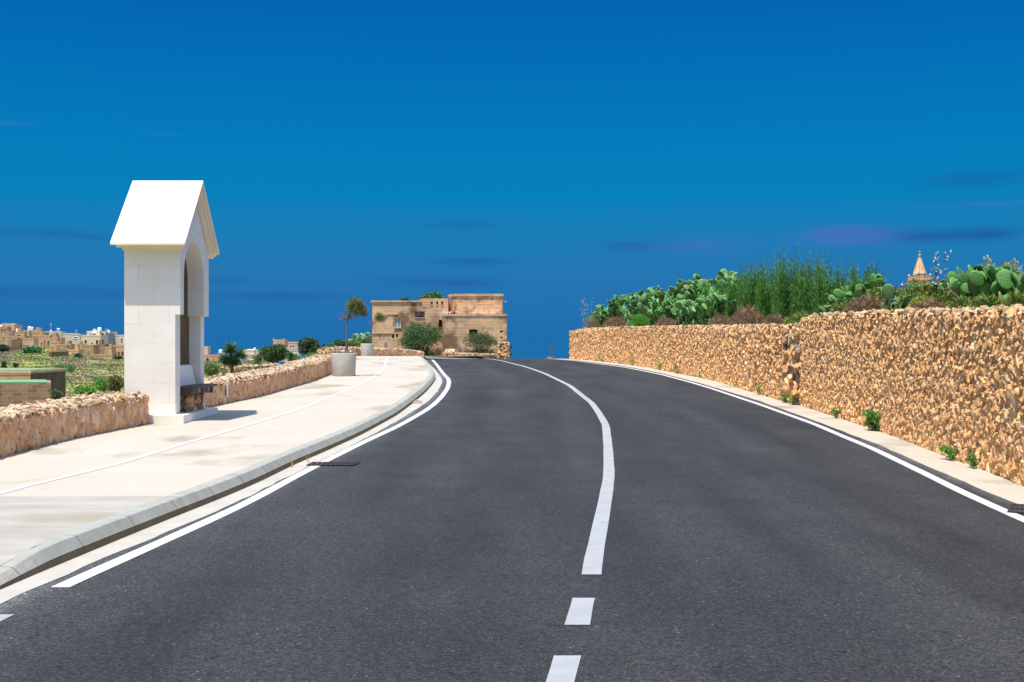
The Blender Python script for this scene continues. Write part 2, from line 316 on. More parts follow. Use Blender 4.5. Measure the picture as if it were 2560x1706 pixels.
WALL_M = [(560,1009.8),(651.8,991.5),(720.7,970.8),(778,954.8),(828.5,934.6)]
WALL_N = [(0,1145),(67.3,1125.6),(163.2,1101),(244.8,1084.8),(326.4,1068.5),(379.4,1058)]
XL, XK, XG, XC, XR, XA, XB = (curve(c) for c in (LINE_L, KERB, GUT, LINE_C, LINE_R, ASPH_R, BASE_R))
XP = curve(PLINE, GP); XWM = curve(WALL_M, GP); XWN = curve(WALL_N, GP)
print('kerb', [(y, round(float(XK(y)), 2), round(float(XL(y)), 2), round(float(XC(y)), 2), round(float(XR(y)), 2), round(float(XB(y)), 2)) for y in (5, 8, 12, 20, 30, 40, 50, 58, 66)])
print('walls', [(y, round(float(XWN(y)), 2), round(float(XWM(y)), 2), round(float(XP(y)), 2)) for y in (10, 15, 20, 25, 30, 38)])

# ------------------------------------------------------------------ ground sheets
def sheet(name, ys, xa, xb, zf, mat, cols=2, kind='structure', parent=None, lift=0., label=None, jag=0):
    mb = MB(); n = cols+1; V = []
    for y in ys:
        a, b = float(xa(y)), float(xb(y))
        if jag: b += jag*(random.random()-.5)
        for j in range(n):
            x = a + (b-a)*j/cols; V.append((x, y, float(zf(y))+lift))
    mb.add(V, [(i*n+j, i*n+j+1, (i+1)*n+j+1, (i+1)*n+j) for i in range(len(ys)-1) for j in range(cols)])
    o = mb.build(name, mat, parent)
    if parent is None: tag(o, label, kind=kind)
    return o
ysr = np.concatenate([np.arange(-14, 70, .4), np.arange(70, 180, 2.5)])
def road_sheet():
    mb = MB(); V = []; C = []; rr = np.random.default_rng(3); n = 61
    for y in ysr:
        a = float(XK(y))-.6-max(0, y-57)*.1; b = float(XB(y))+.2; g, r_, c_, l_ = float(XG(y)), float(XA(y)), float(XC(y)), float(XL(y))
        q = np.linspace(0, 1, n); x = a+(b-a)*q
        t = 1+3.2*np.exp(-np.abs(x-g)/.10)+.35*np.exp(-np.abs(x-g)/.5)*rr.uniform(.7, 1.2)+2.2*np.exp(-np.abs(x-r_)/.07)*rr.uniform(.7, 1.2)
        for lane, wd in (((l_+c_)/2, .75), ((c_+float(XR(y)))/2, .75)):
            for sg in (-1, 1): t = t-.10*np.exp(-((x-lane-sg*wd)/.32)**2)
            t = t+.10*np.exp(-((x-lane)/.35)**2)
        V.append(np.c_[x, np.full(n, y), np.full(n, float(G(y)))]); C.append(np.outer(t, (1, 1, .99)))
    mb.add(np.concatenate(V), [(i*n+j, i*n+j+1, (i+1)*n+j+1, (i+1)*n+j) for i in range(len(ysr)-1) for j in range(n-1)], np.concatenate(C))
    return tag(mb.build('road', M['asphalt']), kind='structure')
road = road_sheet()
def stripe(name, xf, w, y0, y1, mat, zf=G, step=.3, lift=.004, parent=None, slant=(0, 0)):
    mb = MB(); ys = np.linspace(y0, y1, max(2, int((y1-y0)/step)+1)); V = []
    for i, y in enumerate(ys):
        d = (float(xf(y+.1))-float(xf(y-.1)))/.2; k = math.sqrt(1+d*d)
        e = slant[0] if i == 0 else slant[1] if i == len(ys)-1 else 0
        wl = w*(1+.05*math.sin(y*3.1)*random.random())
        x = float(xf(y)); V += [(x-wl*k/2, y+e/2, float(zf(y))+lift), (x+wl*k/2, y-e/2, float(zf(y))+lift)]
    mb.add(V, [(2*i, 2*i+1, 2*i+3, 2*i+2) for i in range(len(ys)-1)])
    return mb.build(name, mat, parent)
yc0 = 4800/(1437.8-CY)
stripe('centre_line', XC, .135, yc0, 120, M['paint'], parent=road)
stripe('edge_line', XL, .125, 4800/(1470-CY), 120, M['paint_white'], parent=road)
stripe('edge_line', XR, .125, -14, 120, M['paint_white'], parent=road)
XD = lambda y: np.interp(y, [4800/(1720-CY), 4800/(1706-CY), 4800/(1641-CY), 4800/(1564-CY), 4800/(1497-CY), yc0],
        [(1396-CX)*1.6/867, (1400.5-CX)*1.6/853, (1419-CX)*1.6/788, (1443-CX)*1.6/711, (1459-CX)*1.6/644, float(XC(yc0))])
XD2 = lambda y: float(XD(max(y, 5.55))) - max(0, 5.55-y)*.19
dy = .75
for a, b in [(4800/(1564-CY), 4800/(1496.5-CY)), (5.35, 4800/(1641-CY)), (4.0, 4.65), (2.7, 3.35), (1.4, 2.05)]:
    stripe('dash', XD2, .138, a, b, M['paint'], parent=road, step=.2)
for a, b in [(6.1, 4800/(1538-CY)), (4.4, 5.1)]:
    stripe('dash', XL, .14, a, b, M['paint'], parent=road, step=.3)
sheet('gutter', np.arange(-14, 58.4, .3), XK, XG, G, M['gutter'], lift=.004, jag=.03, cols=1)
sheet('verge', np.arange(-14, 66, .4), XB, XA, G, M['verge'], lift=.004, jag=.03, cols=2).location.z = 0
# pavement
KA, KB = at(1061, 893.4, 59.5), at(1195, 896.7, 70)
def kh(y): return .006+PAVE*float(np.interp(y, [7.3, 8.5], [.12, 1]))+float(GP(y)-G(y)-PAVE)
def pav_r(y):
    if y < 59.2: return float(XK(y))-.14
    return float(np.interp(y, [59.5, 70, 76], [KA[0]-.12, KB[0]-.12, KB[0]+.4]))
def pav_l(y): return float(np.interp(y, [-14, 15, 20.3, 25.6, 30, 38.6, 44, 50, 60, 68, 76], [-7.2, -6.9, -6.7, -6.7, -6.2, -6.2, -7.2, -9.4, -9.2, -8.5, -8]))
def pav_z(y):
    b = G(y) + np.interp(y, [7.3, 8.5], [.03, PAVE]) + (GP(y)-G(y)-PAVE)
    return float(np.interp(y, [59.5, 70, 76], [.83, .72, .6])) if y > 59.5 else float(b)
sheet('pavement', np.arange(-14, 76, .4), pav_l, pav_r, pav_z, M['pavement'], cols=4)
stripe('pavement_line', lambda y: float(XP(y)), .10, 9.0, 57, M['paint_white'], zf=GP, lift=.004, parent=bpy.data.objects['pavement'])
sheet('concrete_patch', np.arange(7.0, 11.35, .25), lambda y: max(float(XP(y))+.05, pav_l(y)), lambda y: pav_r(y)-.01, pav_z, M['grey_conc'], lift=.004)
def kerb(name, xf, ys, hf, zf, k=1):
    mb = MB(); V = []; C = []; prof = [(0, 0, 0), (-.008, .42, 0), (-.012, .44, 1), (-.065, .96, 1), (-.085, 1.0, 1), (-.205, 1.0, 1), (-.205, .2, 1)]
    for y in ys:
        d = (xf(y+.2)-xf(y-.2))/.4; q = math.sqrt(1+d*d); h = hf(y)
        for o, hh, t in prof:
            V.append((xf(y)+o*q*k, y, zf(y)+hh*h-(.02 if hh == 0 else 0))); C.append((1, 1, 1) if t else (.62, .46, .29))
    n = len(prof)
    mb.add(V, [(i*n+j, i*n+j+1, (i+1)*n+j+1, (i+1)*n+j) for i in range(len(ys)-1) for j in range(n-1)], np.array(C))
    return tag(mb.build(name, M['kerb']), kind='structure')
kerb('kerb', lambda y: float(XK(y)), np.arange(6.9, 59.6, .3), kh, lambda y: float(G(y)))
def kerb2():
    mb = MB(); A = np.array(KA[:2]); B = np.array(KB[:2]); n = 12; V = []; C = []
    for i in range(n+1):
        p = A + (B-A)*i/n; zt = KA[2]+(KB[2]-KA[2])*i/n; sy = p[1]
        for dx, dy_, z, c in ((.1, -.02, -.22, 0), (.09, 0, -.06, 0), (.02, .05, 0, 1), (-.12, .2, 0, 1)):
            V.append((p[0]+dx, p[1]+dy_, zt+z)); C.append((1, 1, 1) if c else (.8, .7, .55))
    mb.add(V, [(i*4+j, i*4+j+1, i*4+j+5, i*4+j+4) for i in range(n) for j in range(3)], np.array(C))
    a0 = at(932.5, 897, 59.8); mb.prism([(a0[0], 59.6), (KA[0]-1.2, 59.4), (KA[0]-.5, 59.9), (a0[0]+.6, 60.2)], 'z', .55, zof(894.5, 59.8), (.95, .9, .8))
    tag(mb.build('far_kerb', M['kerb']), kind='structure')
kerb2()

# terrain --------------------------------------------------------------
TP = [-600, 0, 150, 300, 500, 650, 800, 930, 1100, 1280, 1427, 1700, 3300]
TZ = [-60, 8, 16, 25, 40, 60, 80, 110, 150, 200, 250, 300, 350, 420, 520, 700]
TT = np.array([
 [-.5,-.5,-.7,-1.2,-2.3,-3.0,-3.4,-3.8,-3.8,-3.0,-1.6,-.4,.6,2.5,2,-30],
 [-.5,-.5,-.6,-1.0,-2.2,-2.9,-3.4,-3.8,-3.7,-3.0,-1.6,-.6,.5,2.3,1,-40],
 [-.5,-.5,-.6,-.9,-2.0,-2.9,-3.5,-3.9,-3.8,-3.2,-2.0,-1.0,-.1,1.4,0,-40],
 [-.5,-.5,-.6,-.8,-1.6,-2.6,-3.4,-4.0,-4.0,-3.6,-2.9,-2.1,-1.1,-.3,-3,-50],
 [-.5,-.5,-.5,-.5,-1.0,-1.8,-2.4,-3.0,-3.5,-3.8,-3.6,-3.3,-3.2,-5,-12,-60],
 [-.5,-.5,-.5,-.4,-.5,-.9,-1.3,-1.9,-2.6,-3.1,-3.4,-3.2,-3.2,-7,-16,-60],
 [-.5,-.5,-.5,-.4,-.2,.3,.2,0,-.4,-2,-5,-8,-12,-20,-30,-60],
 [-.5,-.5,-.5,-.4,-.1,.4,.7,1.0,.6,-2,-6,-10,-15,-22,-35,-60],
 [-.5,-.5,-.5,-.4,-.1,.3,.3,.2,-1,-4,-8,-12,-18,-26,-40,-60],
 [-.5,-.5,-.5,-.4,-.1,.3,.1,-.9,-3,-7,-12,-18,-24,-32,-45,-60],
 [-.5,-.5,-.5,-.4,-.1,.3,-.1,-1.1,-3.5,-7,-12,-18,-24,-32,-45,-60],
 [-.5,-.5,-.5,-.4,-.2,.1,-.2,-1.2,-3,-5,-7,-9,-12,-18,-30,-60],
 [-.5,-.5,-.5,-.4,-.3,-.3,-.5,-.8,-1,-1.5,-2,-2,-3,-6,-15,-60]])
def terrain_z(x, y):
    x = np.asarray(x, float); y = np.asarray(y, float)
    px = np.clip(CX + F*x/np.maximum(y, 14), TP[0], TP[-1]); yy = np.clip(y, TZ[0], TZ[-1])
    i = np.clip(np.searchsorted(TP, px)-1, 0, len(TP)-2); j = np.clip(np.searchsorted(TZ, yy)-1, 0, len(TZ)-2)
    tp = np.array(TP); tz = np.array(TZ)
    a = (px-tp[i])/(tp[i+1]-tp[i]); b = (yy-tz[j])/(tz[j+1]-tz[j]); a = a*a*(3-2*a); 
    z = TT[i, j]*(1-a)*(1-b) + TT[i+1, j]*a*(1-b) + TT[i, j+1]*(1-a)*b + TT[i+1, j+1]*a*b
    far = np.clip((y-20)/60, 0, 1)*np.clip((320-y)/100, 0, 1)
    z = z + far*(.22*np.sin(x*.21+y*.05)*np.sin(y*.13) + .12*np.sin(x*.7+1)*np.sin(y*.43+x*.1))
    xl = np.interp(y, [-60, 20, 38, 45, 55, 76, 90, 200], [-6.5, -6.3, -6.0, -7.4, -9.2, -8.0, -6, -30]); xr = np.interp(y, [-60, 10, 64, 90, 200], [6, 6, 6.5, 8, -10])
    low = (x > xl-.6) & (x < xr+3) & (y < 200)
    return np.where(low, np.minimum(z, G(y)-.35), z)
def terr():
    xs = np.concatenate([-np.geomspace(600, 30, 60), np.arange(-29, 16, .5), np.geomspace(16, 600, 40)]); ys = np.concatenate([np.arange(-60, 90, 1.), np.arange(90, 440, 2.5), np.geomspace(440, 720, 20)])
    Xg, Yg = np.meshgrid(xs, ys); Z = terrain_z(Xg, Yg); n = len(xs); mb = MB()
    idx = np.arange(len(xs)*len(ys)).reshape(len(ys), n)
    q = np.stack([idx[:-1, :-1], idx[:-1, 1:], idx[1:, 1:], idx[1:, :-1]], -1).reshape(-1, 4)
    mb.add(np.stack([Xg, Yg, Z], -1).reshape(-1, 3), q)
    tag(mb.build('terrain', M['terrain'], smooth=True), kind='structure')
    mb = MB(); E = 90000; mb.poly([(-E, -E, -58), (E, -E, -58), (E, E, -58), (-E, E, -58)]); tag(mb.build('sea', M['sea']), kind='structure')
terr()

# ------------------------------------------------------------------ rubble walls
def rock_variants(sub, n=14, seed=1):
    r = np.random.default_rng(seed); bm = bmesh.new(); bmesh.ops.create_icosphere(bm, subdivisions=sub, radius=1)
    V0 = np.array([v.co[:] for v in bm.verts]); Fc = np.array([[v.index for v in f.verts] for f in bm.faces]); bm.free(); out = []
    for _ in range(n):
        V = V0.copy()
        for _ in range(9):
            nn = r.normal(size=3); nn /= np.linalg.norm(nn); c = r.uniform(.38, .85); d = V@nn; V = V - np.outer(np.maximum(d-c, 0), nn)
        ph = r.uniform(0, 6, 6); fq = 3.2
        V *= (1 + (.0 if sub == 1 else .13)*np.sin(V@r.normal(size=3)*fq+ph[0])*np.sin(V@r.normal(size=3)*fq+ph[1]) + r.normal(size=len(V))*({1: .09, 2: .055, 3: .035}[sub]))[:, None]
        k = r.uniform(.0, .42)*(1 if r.random() < .75 else -1); V[:, :2] *= (1-k*V[:, 2:3]); out.append(V)
    return out, Fc
ROCK = {1: rock_variants(1), 2: rock_variants(2, seed=2), 3: rock_variants(3, n=8, seed=5)}
WARM = [(.82,.47,.195),(.80,.44,.17),(.84,.52,.24),(.86,.59,.33),(.80,.46,.21),(.82,.48,.21),(.70,.38,.155),(.84,.50,.235),(.80,.43,.19),(.76,.42,.20)]
WTOP = [(.50,.36,.225),(.46,.31,.18),(.52,.40,.27)]
ORNG = [(.84,.48,.235),(.76,.42,.20),(.86,.54,.29),(.80,.50,.29),(.86,.64,.43),(.72,.40,.20),(.82,.52,.34)]
PALE = [(.48,.38,.265),(.52,.44,.33),(.44,.33,.215),(.50,.41,.30),(.38,.27,.17),(.34,.22,.13)]
def stones(mb, C, T, Nn, U, dims, sub, pal, r, tilt=.35):
    """C centres, T/Nn/U axes (k,3), dims (k,3)"""
    vs, Fc = ROCK[sub]; k = len(C); nv = len(vs[0]); pick = r.integers(0, len(vs), k); base = np.stack(vs)[pick]
    a = r.normal(size=k)*tilt; ca, sa = np.cos(a)[:, None], np.sin(a)[:, None]
    T2 = T*ca + U*sa; U2 = U*ca - T*sa; fl = r.choice([-1, 1], (k, 2))
    V = C[:, None] + base[..., 0:1]*(dims[:, 0:1]*fl[:, :1])[:, None]*T2[:, None] + base[..., 1:2]*dims[:, 1:2][:, None]*Nn[:, None] + base[..., 2:3]*(dims[:, 2:3]*fl[:, 1:])[:, None]*U2[:, None]
    pal = np.array(pal); col = pal[r.integers(0, len(pal), k)]*r.uniform(.86, 1.1, (k, 1)); col = np.clip(col, 0, .92)
    Fall = (Fc[None] + (np.arange(k)*nv)[:, None, None]).reshape(-1, 3)
    mb.add(V.reshape(-1, 3), Fall, np.repeat(col, nv, axis=0))
def along(P):
    P = np.array(P, float); d = np.r_[0, np.cumsum(np.linalg.norm(np.diff(P[:, :2], axis=0), axis=1))]
    def f(s):
        q = np.stack([np.interp(s, d, P[:, i]) for i in range(4)], -1)
        a = np.stack([np.interp(np.minimum(s+.15, d[-1]), d, P[:, i]) for i in range(2)], -1); b = np.stack([np.interp(np.maximum(s-.15, 0), d, P[:, i]) for i in range(2)], -1)
        t = a-b; t /= np.linalg.norm(t, axis=-1, keepdims=True); return q, np.c_[t, np.zeros(len(t))]
    return f, d[-1]
def face(mb, P, side, w, h, dep, pal, sub, seed, tilt=.35, out=.0):
    """stones over the face of a wall whose base path is P=(x,y,zb,zt); side=+1: normal is to the right of travel"""
    r = np.random.default_rng(seed); f, Ltot = along(P); hm = max(p[3]-p[2] for p in P); rows = max(1, int(round(hm/h)))
    for i in range(rows):
        n = max(1, int(Ltot/w)); s = (np.arange(n)+.5+r.uniform(-.42, .42, n)+(.5 if i % 2 else 0))*Ltot/n; s = s[s < Ltot]
        q, t = f(s); k = len(s); up = np.tile((0., 0, 1), (k, 1)); nn = np.c_[t[:, 1], -t[:, 0], np.zeros(k)]*side
        hh = (q[:, 3]-q[:, 2])/rows; z = q[:, 2] + hh*(i+.5+r.uniform(-.35, .35, k)); z = np.minimum(z, q[:, 3]-h*.78)
        g = np.minimum(r.lognormal(0, .22, k), 1.45); dims = np.c_[w*.72*g*r.uniform(.7, 1.2, k), dep*r.uniform(.8, 1.3, k), h*.88*g*r.uniform(.75, 1.25, k)]; z = np.minimum(z, q[:, 3]+.015-dims[:, 2]*.95)
        C = np.c_[q[:, :2], z] + nn*(out - dep*.35 + r.uniform(-.3, .25, k)*dep)[:, None]*1.0
        stones(mb, C, t, nn, up, dims, sub, pal, r, tilt)
def offset(P, d):
    """path moved d to the right of travel"""
    P = np.array(P, float); t = np.gradient(P[:, :2], axis=0); t /= np.linalg.norm(t, axis=1, keepdims=True)
    Q = P.copy(); Q[:, 0] += t[:, 1]*d; Q[:, 1] -= t[:, 0]*d; return Q
def core(mb, P, side, inset, thick, down=.3, top=-.04):
    A = offset(P, -side*inset); B = offset(P, -side*thick); n = len(A)
    V = np.concatenate([np.c_[A[:, :2], A[:, 2]-down], np.c_[A[:, :2], A[:, 3]+top], np.c_[B[:, :2], B[:, 3]+top], np.c_[B[:, :2], B[:, 2]-down-.6]])
    mb.add(V, [(k*n+i, k*n+i+1, ((k+1) % 4)*n+i+1, ((k+1) % 4)*n+i) for k in range(4) for i in range(n-1)])
    for i in (0, n-1): mb.poly([V[i], V[n+i], V[2*n+i], V[3*n+i]])
def coping(mb, P, side, thick, seed, pal=PALE, sz=.12, sub=1, cbase=(.46, .375, .275)):
    """pale lumpy mortar and stones along the top"""
    r = np.random.default_rng(seed); f, Ltot = along(P); ns = int(Ltot/.11)+2; nt_ = 9
    s = np.linspace(0, Ltot, ns); q, t = f(s); nn = np.c_[t[:, 1], -t[:, 0]]*side; V = []
    for j in range(nt_):
        o = .012 - (thick+.03)*j/(nt_-1); e = -.05 if j in (0, nt_-1) else (-.02 if j in (1, nt_-2) else 0)
        V.append(np.c_[q[:, :2]+nn*(o+r.uniform(-.02, .02, ns))[:, None], q[:, 3]+.012+e+r.uniform(-.022, .028, ns)])
    V = np.concatenate(V); mb.add(V, [(j*ns+i, j*ns+i+1, (j+1)*ns+i+1, (j+1)*ns+i) for j in range(nt_-1) for i in range(ns-1)], np.clip(1+r.normal(size=(len(V), 1))*.14, .55, 1.3)*np.array(cbase))
    k = int(Ltot*thick/(sz*sz)*1.7); s = r.uniform(0, Ltot, k); q, t = f(s); nn = np.c_[t[:, 1], -t[:, 0], np.zeros(k)]*side
    C = np.c_[q[:, :2], q[:, 3]+r.uniform(-.03, .008, k)] + nn*(-r.uniform(-.01, thick-.02, k))[:, None]
    stones(mb, C, t, nn, np.tile((0., 0, 1), (k, 1)), np.c_[r.uniform(.35, .8, k)*sz, r.uniform(.35, .8, k)*sz, r.uniform(.15, .38, k)*sz*.8], sub, pal, r, 1.5)
def add_wall(label, P, side, thick, sections, cop=None, group=None, ends=(), cap_sz=.12, name='stone_wall', seed=0, extra=None):
    p0 = P[0]; root = empty(name, (p0[0], p0[1], p0[2]), label, 'wall', group)
    mb = MB(); core(mb, P, side, .025, thick-.05); mb.build('wall_core', M['core'], root)
    mb = MB()
    for k, (Ps, w, h, dep, pal, sub) in enumerate(sections): face(mb, Ps, side, w, h, dep, pal, sub, seed+k)
    for k, (e, w, h, dep, pal, sub) in enumerate(ends):
        q = np.array(P[e], float); t = np.array(P[1 if e == 0 else -2], float) - q if e == 0 else q-np.array(P[-2], float); t = t[:2]/np.linalg.norm(t[:2]); nrm = np.array([t[1], -t[0]])*side
        back = q.copy(); back[:2] -= nrm*thick
        dirn = 1 if e == 0 else -1
        face(mb, [q, back], dirn*side, w, h, dep, pal, sub, seed+50+k)
    mb.build('rubble_facing', M['stone'], root)
    if cop: 
        mb = MB(); coping(mb, P, side, thick, seed+90, **cop); mb.build('coping', M['coping'] if False else M['stone_top'], root)
    if extra: extra(root)
    return root
M['stone_top'] = material('pale_coping_stone', (1, 1, 1), (.80, .70, .58), scale=9, detail=6, rough=.95, bump=.8, bscale=30)

# right walls
def wr(px_top):   # traced top of the right walls (x -> y in the photo)
    return np.interp(px_top, [1431,1466,1560,1700,1850,2003,2008,2050,2150,2300,2560,3000], [829,822.5,819,817.5,816.5,814,801,789,784,779,775,770])
def rpath(y0, y1, step=.3, ztop=None):
    P = []
    for y in np.arange(y0, y1+1e-6, step):
        x = float(XB(y)); px = CX+F*x/y; P.append((x, y, float(G(y)), zof(float(wr(px)), y) if ztop is None else ztop(y)))
    return P
YJ = None
for y in np.arange(20, 35, .05):
    if CX+F*float(XB(y))/y < 2003: YJ = float(y); break
print('junction', YJ)
ZN = zof(778, 17)
near_top = lambda y: float(np.interp(y, [5, 13.2, 17, 20, YJ-1.2, YJ-.25, YJ], [1.93, zof(775, 13.2), zof(778, 16.5), zof(781.5, 20), zof(790, YJ-1.2), zof(794, YJ-.3), zof(801, YJ)]))
PN = rpath(5, YJ, .3, near_top); PN[-1] = (float(XB(YJ)), YJ, float(G(YJ)), near_top(YJ))
PF = [p for p in rpath(YJ+.05, 63.9, .35)]
PFr = [(p[0], p[1], p[2], p[3]) for p in PF]
def sub(P, a, b): return [p for p in P if a <= p[1] <= b]
def up(sections): return sections
add_wall('tall orange rubble wall along the right of the road, nearest and highest stretch', PN, -1, .6,
   [(sub(PN, 5, 12), .13, .15, .07, WARM, 1), (sub(PN, 11.7, 17.6), .082, .105, .055, WARM, 2), (sub(PN, 17.2, YJ), .075, .10, .05, WARM, 2), (sub(PN, 11, YJ), .085, .09, .05, WARM, 2), (sub(PN, 11, 14.2), .15, .17, .06, WARM, 3)],
   cop=dict(sz=.12, sub=2, pal=WTOP), ends=[(-1, .2, .15, .08, WARM, 2)], seed=10)
PQ = sub(PF, YJ, YJ+1.5)
def quoin(root):
    mb = MB(); face(mb, PQ, -1, .34, .19, .10, WARM+WTOP, 3, 77, tilt=.15, out=.04); mb.build('quoin_stones', M['stone'], root)
add_wall('lower rubble wall along the right of the road, running away to the crest', PF, -1, .6,
   [(sub(PF, YJ+1.3, 36), .10, .12, .07, WARM, 2), (sub(PF, 35.6, 64), .11, .13, .07, WARM, 1), (sub(PF, YJ+1.3, 64), .11, .10, .07, WARM, 1)],
   cop=dict(sz=.13, sub=1, pal=WTOP), seed=20, extra=quoin, ends=[(-1, .13, .13, .07, PALE, 1)])
# left walls
def lpath(xf, y0, y1, zt, step=.25, zb=GP): return [(float(xf(y)), y, float(zb(y)), float(zt(y))) for y in np.arange(y0, y1+1e-6, step)]
ztN = lambda y: np.interp(y, [5, 14, 15.2, 17, 20.45], [.6, .61, zof(1046, 15.2)+.03, .64, zof(984, 20.4)])
PL = lpath(XWN, 4, 20.47, ztN)
add_wall('low rubble wall with a pale top ending against the white stone shelter, left foreground', PL, 1, .85,
   [(sub(PL, 4, 14.5), .16, .15, .05, ORNG, 2), (sub(PL, 14.2, 20.5), .15, .17, .042, ORNG, 3), (sub(PL, 13.5, 20.5), .09, .10, .04, ORNG, 2), (sub(PL, 13.5, 20.5), .22, .24, .035, ORNG, 3)],
   cop=dict(sz=.10, sub=2), seed=30, ends=[(-1, .12, .13, .06, ORNG, 2)])
ztM = lambda y: np.interp(y, [22.4, 25.6, 28.2, 30.8, 34, 38.6, 46, 52], [.74, .765, .82, .88, .95, 1.07, 1.18, 1.27])
XWM2 = lambda y: float(XWM(y)) if y < 39 else float(np.interp(y, [39, 42, 46, 52], [float(XWM(39)), -6.25, -6.85, -7.6]))
PM = lpath(XWM2, 22.45, 41.2, ztM)
add_wall('long low rubble wall with a pale top between the shelter and the first planter', PM, 1, .75,
   [(sub(PM, 22.4, 31), .10, .16, .045, ORNG, 2), (sub(PM, 30.6, 52), .10, .15, .05, ORNG, 1), (sub(PM, 22.4, 40), .09, .10, .042, ORNG, 1)],
   cop=dict(sz=.11, sub=1), seed=40)
# far walls near the house
def simple_path(A, B, zA, zB, n=14): return [(A[0]+(B[0]-A[0])*i/n, A[1]+(B[1]-A[1])*i/n, zA[0]+(zB[0]-zA[0])*i/n, zA[1]+(zB[1]-zA[1])*i/n) for i in range(n+1)]
a, b = at(826, 889, 58.), at(1059, 891, 67.5)
P3 = [(a[0]-.0, 58., .8, zof(873, 58)), (at(862,0,60.5)[0], 60.5, .83, zof(869, 60.5)), (at(900,0,62.5)[0], 62.5, .85, zof(870, 62.5)), (at(935,0,64)[0], 64, .80, zof(871, 64)), (at(1000,0,66.3)[0], 66.3, .74, zof(874, 66.3)), (b[0], 67.5, .70, zof(878.5, 67.5))]
add_wall('low orange rubble wall behind the second planter, in front of the big bush', P3, 1, .6, [(P3, .11, .13, .06, ORNG, 1), (P3, .11, .10, .05, ORNG, 1)], cop=dict(sz=.13), seed=60, ends=[(0, .12, .13, .06, ORNG, 1), (-1, .12, .13, .06, ORNG, 1)], group=None)
a, b = at(1130, 0, 72), at(1250, 0, 75.5)
P4 = simple_path(a, b, (.45, zof(882.5, 72)), (.30, zof(887, 75.5)))
add_wall('low orange rubble wall between the rock pile and the square stone pier, right of the house front', P4, 1, .5, [(P4, .11, .12, .06, ORNG, 1), (P4, .11, .10, .05, ORNG, 1)], cop=dict(sz=.13), seed=70)
def pier():
    x0, y0, _ = at(1246, 0, 75.2); x1 = at(1273, 0, 75.2)[0]; zt = zof(857, 75.2); zb = .1
    root = empty('stone_pier', ((x0+x1)/2, y0+.3, zb), 'square rubble pier standing at the end of the low wall beside the house', 'pier')
    mb = MB(); mb.box(x0+.05, x1-.05, y0+.05, y0+.6, zb-.5, zt-.03); mb.build('wall_core', M['core'], root)
    mb = MB(); face(mb, [(x0, y0, zb, zt), (x1, y0, zb, zt)], 1, .16, .14, .07, WARM, 1, 3); face(mb, [(x1, y0, zb, zt), (x1, y0+.65, zb, zt)], 1, .16, .14, .07, WARM, 1, 4)
    face(mb, [(x0, y0+.65, zb, zt), (x0, y0, zb, zt)], 1, .16, .14, .07, WARM, 1, 5); mb.build('rubble_facing', M['stone'], root)
    mb = MB(); coping(mb, [(x0, y0, zb, zt), (x1, y0, zb, zt)], 1, .65, 6, sz=.14); mb.build('coping', M['stone_top'], root)
pier()
def rockpile():
    r = np.random.default_rng(4); c = at(1127, 0, 71.6); mb = MB(); n = 46
    C = []; D = []
    for i in range(n):
        t = r.uniform(0, 1); z = .25 + t*(zof(875, 71.6)-.25); wd = .5*(1-.62*t)
        C.append((c[0]-.1*t+r.uniform(-wd, wd)-(1-t)*.25, 71.6+r.uniform(-.3, .3), z)); D.append(r.uniform(.09, .19, 3))
    C = np.array(C); k = len(C); stones(mb, C, np.tile((1., 0, 0), (k, 1)), np.tile((0., 1, 0), (k, 1)), np.tile((0., 0, 1), (k, 1)), np.array(D), 1, WARM+PALE, r, 1.)
    o = mb.build('rock_pile', M['stone']); tag(o, 'loose heap of pale orange boulders at the gap between the two low walls', 'rocks')
rockpile()

